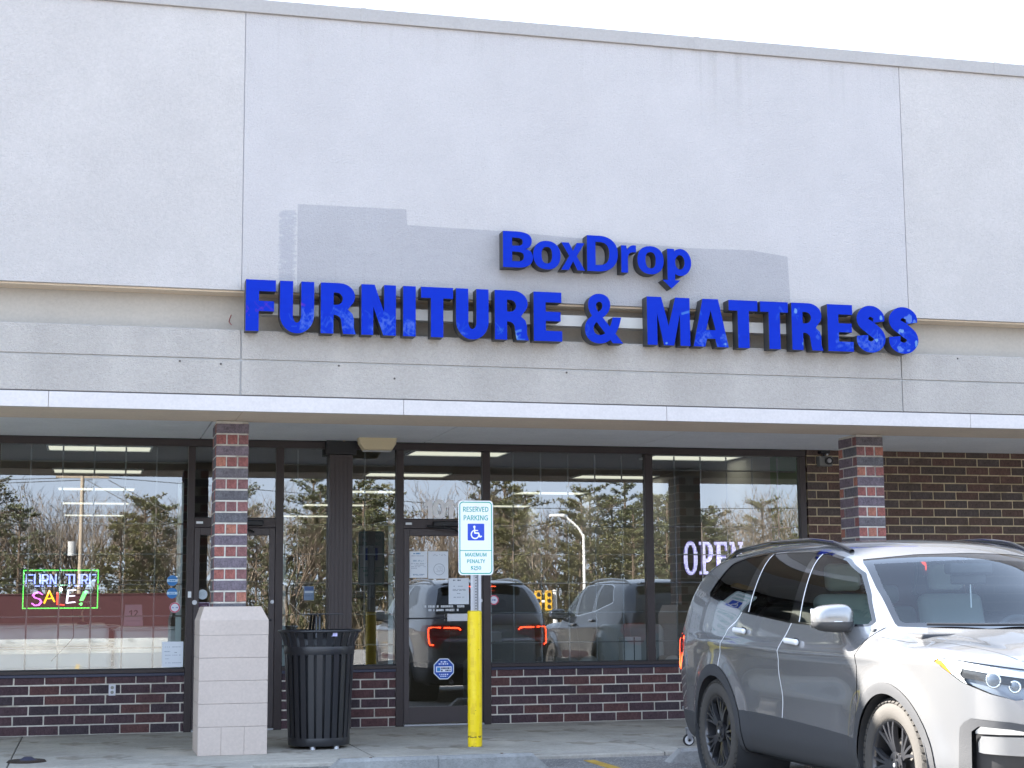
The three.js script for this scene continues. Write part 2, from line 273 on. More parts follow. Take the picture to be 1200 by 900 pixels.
// ---------------------------------------------------------------- the store building: parapet, sign band, canopy
const bld = thing('store_building', 'white stucco shopping strip with a flat parapet, sign band and canopy', 'building');
{
  const jx = [-31, -24.545, -18.1, -11.655, -5.21, 1.236, 7.681, 14.126, 20.57, 26];
  // the repainted area on the middle panel, where an older sign was painted out: paint, not shade
  const patch = canvasTex(2048, 800, (g, w, h) => {
    const r = rng(5), X = (m) => (m - 1.236) / 6.445 * w, Y = (m) => (6.58 - m) / 2.54 * h;
    g.fillStyle = 'rgb(236,237,240)'; g.fillRect(0, 0, w, h);
    g.fillStyle = 'rgb(210,213,219)';
    g.beginPath(); g.moveTo(X(1.72), Y(4.84)); g.lineTo(X(2.7), Y(4.845)); g.lineTo(X(2.71), Y(4.70)); g.lineTo(X(3.6), Y(4.69)); g.lineTo(X(5.4), Y(4.62)); g.lineTo(X(6.05), Y(4.63)); g.lineTo(X(6.42), Y(4.585)); g.lineTo(X(6.44), Y(4.02)); g.lineTo(X(1.72), Y(4.02)); g.fill();
    for (let i = 0; i < 900; i++) { const x = 1.55 + r() * 0.12, y = 4.04 + r() * 0.74; g.fillStyle = `rgba(212,216,224,${0.25 + 0.4 * r()})`; g.fillRect(X(x), Y(y), 4 + r() * 14, 2 + r() * 6); }
    for (let i = 0; i < 400; i++) { const x = 1.74 + r() * 4.4, y = 4.04 + r() * 0.5; g.fillStyle = `rgba(${r() > 0.5 ? '216,218,224' : '205,208,215'},0.22)`; g.fillRect(X(x), Y(y), 20 + r() * 60, 3 + r() * 8); }
    for (let i = 0; i < 30; i++) { const x = r() * w; g.fillStyle = `rgba(190,190,188,${0.05 + 0.08 * r()})`; g.fillRect(x, h - 60 - r() * 130, 2 + r() * 4, 200); }
    for (let i = 0; i < 60; i++) { const x = r() * w, L = 60 + r() * 260; const gr = g.createLinearGradient(0, 0, 0, L); gr.addColorStop(0, `rgba(196,194,192,${0.04 + 0.09 * r()})`); gr.addColorStop(1, 'rgba(200,200,200,0)'); g.fillStyle = gr; g.fillRect(x, 0, 3 + r() * 16, L); }
    const img = g.getImageData(0, 0, w, h), d = img.data;
    for (let j = 0; j < h; j++) for (let i = 0; i < w; i++) { const k = (j * w + i) * 4, n = 16 * (nGrit((i * 3.147 / 1100) % 1, (j * 3.175 / 1100) % 1) - 0.5) + 12 * (nMid((i * 3.147 / 2300) % 1, (j * 3.175 / 2300) % 1) - 0.5); for (let c = 0; c < 3; c++) d[k + c] = clamp(d[k + c] + n, 0, 255); }
    g.putImageData(img, 0, 0);
  });
  const mPatch = std(lin(0.535, 0.495, 0.472), 0.93, { map: patch, bumpMap: bumpStucco, bumpScale: 0.006 });
  // uv0 of the patched panel runs 0..1 over its front, so the bump repeats through its own transform
  mPatch.bumpMap = bumpStucco.clone(); mPatch.bumpMap.repeat.set(6.445 / 1.1, 2.54 / 1.1); mPatch.bumpMap.needsUpdate = true;
  for (let i = 0; i + 1 < jx.length; i++) {
    const g = box(jx[i] + 0.0035, jx[i + 1] - 0.0035, 4.04, 6.58, 3.26, 3.5), mid = Math.abs(jx[i] - 1.236) < 0.01;
    if (mid) { const uv = g.attributes.uv; for (let k = 0; k < uv.count; k++) uv.setXY(k, (uv.getX(k) - jx[i]) / 6.445, (uv.getY(k) - 4.04) / 2.54); }
    mesh('wall_panel', g, mid ? mPatch : M.stucco, bld);
  }
  mesh('panel_joint', box(-31, 26, 4.045, 6.575, 3.2, 3.492), M.joint, bld);
  // metal coping in lengths
  const cs = [-31, -26.9, -23.7, -20.5, -17.3, -14.05, -10.8, -7.6, -4.2, -0.96, 2.3, 5.53, 8.76, 12, 15.2, 18.4, 26];
  for (let i = 0; i + 1 < cs.length; i++) mesh('coping', rbox(cs[i] + 0.001, cs[i + 1] - 0.001, 6.572, 6.7, 3.1, 3.525, 0.008), M.coping, bld);
  for (let i = 1; i + 1 < cs.length; i++) mesh('coping_seam', rbox(cs[i] - 0.03, cs[i] + 0.03, 6.57, 6.703, 3.098, 3.5275, 0.006), M.coping, bld);
  // recess behind the sign letters
  mesh('recess_panel', box(-31, 26, 3.66, 4.1, 3.1, 3.262), M.recess, bld);
  mesh('recess_flashing', box(-31, 26, 4.024, 4.0395, 3.2625, 3.46), M.soffitTan, bld);
  // two courses of textured band, each with open joints
  const bx = [-31, -24.6, -18.2, -11.7, -5.15, 1.242, 7.588, 14.0, 20.4, 26];
  for (let i = 0; i + 1 < bx.length; i++) { mesh('band_panel', rbox(bx[i] + 0.005, bx[i + 1] - 0.005, 3.432, 3.69, 3.2, 3.482, 0.006), M.band, bld); mesh('band_panel', rbox(bx[i] + 0.005, bx[i + 1] - 0.005, 3.118, 3.42, 3.2, 3.48, 0.006), M.band, bld); }
  mesh('band_backing', box(-31, 26, 3.105, 3.685, 3.19, 3.468), std(lin(0.44, 0.43, 0.42), 0.95), bld);
  mesh('drip_gap', box(-31, 26, 3.1065, 3.1175, 3.3, 3.478), M.seal, bld);
  // white fascia boards and the canopy ceiling
  const fx = [-31, -20, -16.2, -12.5, -8.9, -5.3, -0.36, 2.68, 5.16, 8.3, 11.9, 15.5, 19.1, 26];
  for (let i = 0; i + 1 < fx.length; i++) mesh('fascia_board', rbox(fx[i] + 0.0015, fx[i + 1] - 0.0015, 2.972, 3.106, 3.46, 3.5, 0.004), M.fascia, bld);
  const tx = [-31, -11.1, -5.0, 1.268, 7.62, 14, 26];
  for (let i = 0; i + 1 < tx.length; i++) mesh('beam_soffit', rbox(tx[i] + 0.002, tx[i + 1] - 0.002, 2.977, 3.4, 2.62, 3.459, 0.003), M.soffitTan, bld);
  const sx = [-31, -22, -13.3, -8.6, -6.2, -3.74, -1.3, 1.13, 3.57, 6.01, 8.45, 10.9, 13.3, 26];
  for (let i = 0; i + 1 < sx.length; i++) for (const [a, b] of [[0.052, 1.28], [1.286, 2.618]]) mesh('soffit_panel', rbox(sx[i] + 0.006, sx[i + 1] - 0.006, 3.08, 3.12, a, b, 0.002), M.soffit, bld);
  // body of the building behind: canopy roof, walls, flat roof
  mesh('canopy_top', box(-31, 26, 3.125, 3.2, -0.2, 3.18), M.dark, bld);
  mesh('front_wall', box(-31, 26, 3.2, 5.4, -0.5, -0.2), M.stucco, bld);
  mesh('parapet_back', box(-31, 26, 4.02, 6.57, 3.08, 3.19), M.stucco, bld);
  mesh('roof', box(-31, 26, 5.4, 5.6, -26, 3.07), M.dark, bld);
  mesh('side_wall', box(-31, -30.8, 0, 5.4, -26, -0.51), M.stucco, bld);
  mesh('side_wall', box(25.8, 26, 0, 5.4, -26, -0.51), M.stucco, bld);
  mesh('rear_wall', box(-31, 26, 0, 5.6, -26.3, -26.01), M.stucco, bld);
  mesh('end_wall', box(-31, -16, 0, 3.3, -0.5, -0.2), M.stucco, bld);
  mesh('end_wall', box(16, 26, 0, 3.3, -0.5, -0.2), M.stucco, bld);
  const brk = std(lin(0.05, 0.035, 0.03), 0.9);
  mesh('wire_stain', tube([[1.155, 3.73, 3.486], [1.15, 3.8, 3.268], [1.17, 3.86, 3.267]], 0.004, 8, 5), std(lin(0.25, 0.05, 0.05), 0.8), bld);
  for (const [x, y] of [[0.72, 3.40], [1.07, 3.385], [2.1, 3.40], [2.6, 3.3], [4.2, 3.4], [8.2, 3.655]]) mesh('screw_head', new THREE.SphereGeometry(0.009, 8, 6).translate(x, y, 3.483), M.seal, bld);
}
// ---------------------------------------------------------------- storefront: bronze frames, panes, doors, grilles
const TILT = -0.003;
const shop = thing('storefront', 'dark bronze shop front of tall windows and two glazed doors under the canopy', 'shop front');
{
  const fr = (name, x0, x1, y0, y1, z0 = -0.07, z1 = 0.012, m = M.bronze) => mesh(name, rbox(x0, x1, y0, y1, z0, z1, 0.004), m, shop);
  for (const [a, b] of [[-3.9, -3.82], [-0.995, -0.912], [1.01, 1.085], [1.945, 2.03], [3.263, 3.348], [4.241, 4.328], [6.157, 6.249], [8.08, 8.155]]) fr('mullion', a, b, a === -0.995 || a === 6.157 || a === -3.9 ? 0.655 : 0.002, 3.0);
  fr('head_rail', -3.9, 8.155, 3.001, 3.0785, -0.07, 0.02);
  for (const [a, b] of [[-3.9, 1.01], [2.03, 2.515], [2.765, 3.263], [4.328, 8.08]]) { fr('sill_rail', a, b, 0.618, 0.654, -0.07, 0.03); fr('sill_flashing', a, b, 0.585, 0.617, -0.02, 0.014, std(lin(0.05, 0.055, 0.085), 0.35, { metalness: 0.5 })); }
  // fluted bronze cover between the narrow panes
  const pil = fr('post_cover', 2.515, 2.765, 0.0, 2.93, -0.05, 0.09, M.bronze2);
  for (let k = 0; k < 5; k++) mesh('rib', rbox(2.535 + k * 0.044, 2.56 + k * 0.044, 0.02, 2.9, 0.0885, 0.098, 0.003), M.bronze2, pil);
  fr('post_head', 2.47, 2.80, 2.931, 3.0785, 0.021, 0.14, M.black);
  const pane = (x0, x1, y0, y1, parent = shop, z = -0.03) => { const g = new THREE.PlaneGeometry(x1 - x0, y1 - y0); g.translate(0, (y1 - y0) / 2, 0); const m = mesh('pane', g, M.glass, parent, [(x0 + x1) / 2, y0, z], [TILT, 0, 0]); return m; };
  const window_ = (x0, x1, y0) => { const g = box(x0 + 0.001, x1 - 0.001, y0, y0 + 0.012, -0.05, -0.012); const w = mesh('window', g, M.black, shop); const p = pane(x0 + 0.002, x1 - 0.002, y0 + 0.006, 2.999, w); return w; };
  window_(-3.82, -0.995, 0.655); window_(-0.912, 1.01, 0.655); window_(2.03, 2.515, 0.655); window_(2.765, 3.263, 0.655); window_(4.328, 6.157, 0.655); window_(6.249, 8.08, 0.655);
  // security grille bars just inside the glass, eight inches apart
  const gm = std(lin(0.20, 0.205, 0.21), 0.5, { metalness: 0.2 });
  const vb = [], hb = [];
  for (const [a, b, s] of [[-3.8, -0.99, -0.605], [-0.9, 1.0, -0.605], [2.04, 2.5, 2.19], [2.78, 3.25, 2.93], [4.34, 6.15, 4.618], [6.26, 8.07, 6.552]]) {
    for (let x = s - Math.ceil((s - a) / 0.3225) * 0.3225 + 0.3225; x < b; x += 0.3225) if (x > a + 0.02 && x < b - 0.02) mesh('grille_bar', bar([x, 0.66, -0.1], [x, 2.99, -0.1], 0.009, 5), gm, shop);
    for (const y of [0.875, 1.205, 1.537, 1.857, 2.178, 2.83]) mesh('grille_bar', bar([a, y, -0.108], [b, y, -0.114], 0.008, 5), gm, shop);
  }
  // pale inner jambs that show as light strips beside the frames
  for (const [x0, x1, y1] of [[0.915, 0.975, 2.62], [2.032, 2.078, 2.25], [3.205, 3.255, 2.25], [4.332, 4.372, 2.25]]) { const lite = mesh('jamb_lining', box(x0, x1, 0.66, y1, -0.16, -0.135), M.trimWhite, shop); for (const y of [0.875, 1.205, 1.537, 1.857, 2.178]) mesh('clip', box(x0 - 0.004, x1 + 0.004, y - 0.008, y + 0.008, -0.1345, -0.128), M.dark, lite); }
  function door(x0, x1, hinge) {
    const d = mesh('door', merge([rbox(x0, x0 + 0.058, 0.03, 2.133, -0.06, 0.004, 0.004), rbox(x1 - 0.058, x1, 0.03, 2.133, -0.06, 0.004, 0.004), rbox(x0 + 0.058, x1 - 0.058, 0.03, 0.205, -0.06, 0.002, 0.004), rbox(x0 + 0.058, x1 - 0.058, 2.055, 2.133, -0.06, 0.002, 0.004)]), M.bronze2, shop);
    pane(x0 + 0.058, x1 - 0.058, 0.205, 2.055, d, -0.028);
    mesh('threshold', rbox(x0, x1, 0.001, 0.022, -0.1, 0.05, 0.004), M.steel, d);
    const cl = mesh('door_closer', rbox(x0 + (hinge > 0 ? 0.32 : 0.12), x0 + (hinge > 0 ? 0.72 : 0.52), 2.155, 2.215, 0.013, 0.07, 0.012, 2), M.black, d);
    mesh('closer_arm', tube([[x0 + 0.25, 2.16, 0.05], [x0 + 0.5, 2.13, 0.16], [x0 + 0.62, 2.09, 0.03]], 0.012, 16, 6), M.black, cl);
    mesh('closer_label', box(x0 + 0.015, x0 + 0.085, 2.175, 2.2, 0.0135, 0.016), M.white, d);
    mesh('push_bar', bar([x0 + 0.03, 1.155, 0.035], [x1 - 0.03, 1.155, 0.035], 0.008, 8), M.dark, d);
    mesh('push_plate', rbox(x0 + 0.475, x0 + 0.73, 1.12, 1.205, 0.012, 0.05, 0.006), M.steel, d);
    mesh('lock', new THREE.CylinderGeometry(0.02, 0.02, 0.012, 20).rotateX(Math.PI / 2).translate(hinge > 0 ? x1 - 0.025 : x0 + 0.025, 1.345, 0.012), M.steel, d);
    return d;
  }
  const d1 = door(1.088, 1.942, 1), d2 = door(3.351, 4.238, 1);
  mesh('lock_plate', box(1.03, 1.065, 1.395, 1.46, 0.0125, 0.016), M.white, shop);
  mesh('lock', new THREE.CylinderGeometry(0.026, 0.026, 0.012, 20).rotateX(Math.PI / 2).translate(1.1, 1.345, 0.012), M.steel, shop);
  for (const [a, b] of [[1.085, 1.945], [3.348, 4.241]]) { fr('transom_bar', a, b, 2.135, 2.236); const w = mesh('transom_window', box(a + 0.001, b - 0.001, 2.2365, 2.245, -0.05, -0.012), M.black, shop); pane(a + 0.002, b - 0.002, 2.241, 2.999, w); }
}
// ---------------------------------------------------------------- the shop inside
{
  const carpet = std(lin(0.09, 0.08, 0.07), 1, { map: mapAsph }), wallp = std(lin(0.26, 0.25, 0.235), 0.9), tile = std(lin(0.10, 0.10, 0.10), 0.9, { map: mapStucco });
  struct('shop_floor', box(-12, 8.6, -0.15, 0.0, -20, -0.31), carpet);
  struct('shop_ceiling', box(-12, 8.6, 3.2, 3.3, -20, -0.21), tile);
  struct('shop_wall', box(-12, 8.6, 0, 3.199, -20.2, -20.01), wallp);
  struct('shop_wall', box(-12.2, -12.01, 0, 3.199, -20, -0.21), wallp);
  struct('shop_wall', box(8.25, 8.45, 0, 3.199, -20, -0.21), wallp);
  struct('shop_wall', box(8.235, 8.249, 0.5, 3.1, -1.2, -0.3), std(lin(0.04, 0.16, 0.05), 0.9));
  const lamp = new THREE.MeshStandardMaterial({ color: 0x999988, emissive: lin(1, 0.95, 0.78), emissiveIntensity: 0.13, roughness: 0.6 });
  for (const [X, zs] of [[0.1, [-2.33, -5.68, -9.16, -12.8, -16.7]], [4.46, [-2.25, -5.6, -9.1, -12.7, -16.5]], [8.05, []], [7.6, [-2.3, -5.5, -9, -12.6]], [-4.3, [-2.33, -5.68]]]) for (const z of zs) {
    const t = thing('ceiling_light', `fluorescent ceiling light, ${['first', 'second', 'third', 'fourth', 'fifth'][zs.indexOf(z)]} row behind the glass, in the ${X < -1 ? 'farthest left' : X < 1 ? 'left' : X < 5 ? 'middle' : 'right'} column`, 'ceiling light', [X, 3.2, z], 0, 'fluorescent lights in the shop ceiling');
    mesh('housing', merge([box(-0.61, 0.61, -0.022, -0.001, -0.31, -0.29), box(-0.61, 0.61, -0.022, -0.001, 0.29, 0.31), box(-0.61, -0.59, -0.022, -0.001, -0.289, 0.289), box(0.59, 0.61, -0.022, -0.001, -0.289, 0.289)]), M.white, t);
    for (let k = 0; k < 3; k++) mesh('diffuser', box(-0.585, 0.585, -0.014, -0.004, -0.28 + k * 0.19, -0.10 + k * 0.19), lamp, t);
    const L = new THREE.RectAreaLight(new THREE.Color(1, 0.95, 0.8), 0.22, 1.2, 0.58); L.position.set(X, 3.17, z); L.rotation.x = -Math.PI / 2; L.name = 'ceiling_lamp'; scene.add(L);
  }
  // stock: wrapped mattresses by the left window, upholstered chairs by the right ones
  const wrap = phys(lin(0.78, 0.82, 0.86), 0.35, { clearcoat: 0.5 }), cloth = std(lin(0.2, 0.2, 0.195), 0.95, { map: mapStucco }), cloth2 = std(lin(0.36, 0.37, 0.37), 0.9);
  const mattress = (label, x0, x1, y0, y1, z0, z1) => { const t = thing('mattress', label, 'mattress', [(x0 + x1) / 2, y0, (z0 + z1) / 2], 0, 'wrapped mattresses in the left window'); const w = (x1 - x0) / 2, h = y1 - y0, d = (z1 - z0) / 2; mesh('body', rbox(-w, w, 0, h, -d, d, 0.06, 3), wrap, t); for (const y of [0.03, h - 0.03]) mesh('piping', tube([[-w, y, -d], [w, y, -d], [w, y, d], [-w, y, d]], 0.008, 40, 6, true), M.white, t); return t; };
  mattress('lowest white wrapped mattress of the stack inside the left window', -2.4, 0.25, 0.35, 0.62, -2.9, -0.55);
  mattress('middle white wrapped mattress of the stack inside the left window', -2.42, 0.27, 0.63, 0.88, -2.9, -0.56);
  mattress('topmost white wrapped mattress of the stack inside the left window', -2.4, 0.24, 0.89, 1.12, -2.88, -0.6);
  mattress('white wrapped mattress at the right of the left window under the price card', 0.3, 1.0, 0.35, 1.09, -1.5, -0.7);
  for (const [x0, x1, z0, z1] of [[-2.3, 0.2, -2.8, -0.6], [0.32, 0.98, -1.45, -0.75]]) { const t = thing('bed_base', x0 < 0 ? 'dark bed base under the mattress stack in the left window' : 'dark bed base under the price card in the left window', 'bed base', [(x0 + x1) / 2, 0, (z0 + z1) / 2]); mesh('frame', rbox(-(x1 - x0) / 2, (x1 - x0) / 2, 0.12, 0.345, -(z1 - z0) / 2, (z1 - z0) / 2, 0.02), M.dark, t); for (const a of [-1, 1]) for (const b of [-1, 1]) mesh('leg', bar([a * ((x1 - x0) / 2 - 0.1), 0, b * ((z1 - z0) / 2 - 0.1)], [a * ((x1 - x0) / 2 - 0.1), 0.12, b * ((z1 - z0) / 2 - 0.1)], 0.025, 8), M.black, t); }
  {
    const card = canvasTex(128, 128, (g, w, h) => { g.fillStyle = '#c9a9b8'; g.fillRect(0, 0, w, h); g.fillStyle = '#3c3340'; g.font = 'bold 58px sans-serif'; g.textAlign = 'center'; g.fillText('12', 64, 74); g.fillStyle = '#a98a9c'; g.fillRect(18, 96, 92, 4); });
    const t = thing('price_card', 'pink tent card with the number 12 standing in the left window', 'price card', [0.5, 1.095, -0.98]);
    const s = new THREE.Shape(); s.moveTo(-0.105, 0); s.lineTo(0.105, 0); s.lineTo(0.09, 0.235); s.lineTo(-0.09, 0.235); s.closePath();
    const f = new THREE.ExtrudeGeometry(s, { depth: 0.004, bevelEnabled: false }); const uv = f.attributes.uv, p = f.attributes.position; for (let i = 0; i < uv.count; i++) uv.setXY(i, (p.getX(i) + 0.105) / 0.21, p.getY(i) / 0.235);
    mesh('front_leaf', f, std(0xffffff, 0.7, { map: card }), t, [0, 0, 0.035], [-0.14, 0, 0]); mesh('rear_leaf', f, std(lin(0.5, 0.36, 0.43), 0.7), t, [0, 0, -0.035], [0.14, 0, 0]);
  }
  {
    const t = thing('table_lamp', 'slim lamp with a dark curved shade behind the left window', 'lamp', [0.0, 1.12, -0.85]);
    mesh('base', new THREE.CylinderGeometry(0.06, 0.075, 0.025, 20).translate(-0.03, 0.012, 0), M.black, t); mesh('stem', tube([[-0.03, 0.02, 0], [-0.05, 0.12, 0], [-0.02, 0.2, 0]], 0.012, 16, 8), std(lin(0.4, 0.3, 0.2), 0.5), t); const sh = new THREE.SphereGeometry(0.14, 20, 8, 0, Math.PI * 2, 0, Math.PI / 2.6); sh.scale(1, 0.55, 0.7); mesh('shade', sh.rotateZ(-0.25).translate(0.02, 0.17, 0), phys(lin(0.03, 0.02, 0.04), 0.2, { clearcoat: 1 }), t);
  }
  const armchair = (label, x, z, turn, m) => { const t = thing('armchair', label, 'armchair', [x, 0, z], turn, 'upholstered chairs behind the right windows'); mesh('seat', rbox(-0.4, 0.4, 0.12, 0.46, -0.36, 0.4, 0.06, 3), m, t); mesh('backrest', rbox(-0.4, 0.4, 0.47, 1.08, -0.42, -0.16, 0.09, 3), m, t, [0, 0, 0], [-0.08, 0, 0]); for (const s of [-1, 1]) { mesh('arm', rbox(s > 0 ? 0.405 : -0.6, s > 0 ? 0.6 : -0.405, 0.1, 0.68, -0.36, 0.42, 0.08, 3), m, t); for (const q of [-0.3, 0.34]) mesh('leg', bar([s * 0.5, 0, q], [s * 0.5, 0.1, q], 0.025, 8), M.black, t); } return t; };
  armchair('grey upholstered chair behind the right windows, next to the black office chair', 4.95, -1.1, 0.3, cloth);
  armchair('pale upholstered chair behind the mullion between the two right windows', 6.3, -1.05, -0.35, cloth2);
  armchair('grey upholstered chair at the right end behind the open sign', 7.25, -1.25, 0.1, cloth);
  { const t = thing('office_chair', 'black high-backed office chair just inside the window right of the right door', 'office chair', [4.52, 0, -0.65], 0.7); mesh('seat', rbox(-0.22, 0.22, 0.42, 0.5, -0.22, 0.22, 0.03, 2), M.black, t); mesh('backrest', rbox(-0.19, 0.19, 0.56, 1.1, -0.24, -0.17, 0.06, 3), M.black, t); mesh('post', bar([0, 0.06, 0], [0, 0.42, 0], 0.03, 10), M.black, t); for (let k = 0; k < 5; k++) mesh('foot', bar([0, 0.07, 0], [0.28 * Math.cos(k * 1.2566), 0.04, 0.28 * Math.sin(k * 1.2566)], 0.02, 6), M.black, t); }
  { const t = thing('carton', 'small pale carton standing behind the glass left of the last mullion', 'carton', [6.06, 0.3, -0.35]); mesh('sides', rbox(-0.11, 0.11, 0, 0.62, -0.08, 0.08, 0.003), std(lin(0.62, 0.63, 0.66), 0.8), t); mesh('tape', box(-0.112, 0.112, 0.33, 0.36, -0.0815, 0.0815), std(lin(0.5, 0.33, 0.12), 0.6), t); mesh('tape', box(0.02, 0.03, 0, 0.619, 0.0816, 0.083), M.black, t); mesh('plinth', box(-0.13, 0.13, -0.3, -0.001, -0.1, 0.1), M.dark, t); }
  { const t = thing('speaker', 'tall black loudspeaker hanging inside the narrow pane left of the right door', 'loudspeaker', [2.96, 1.38, -0.34]); mesh('cabinet', rbox(-0.11, 0.11, 0, 0.58, -0.12, 0.1, 0.01, 2), M.black, t); mesh('grille', rbox(-0.095, 0.095, 0.02, 0.56, 0.1005, 0.112, 0.004), M.dark, t); mesh('stand', bar([0, -1.38, 0], [0, 0, 0], 0.018, 8), M.black, t); mesh('stand_base', new THREE.CylinderGeometry(0.16, 0.16, 0.015, 24).translate(0, -1.372, 0), M.black, t); }
}
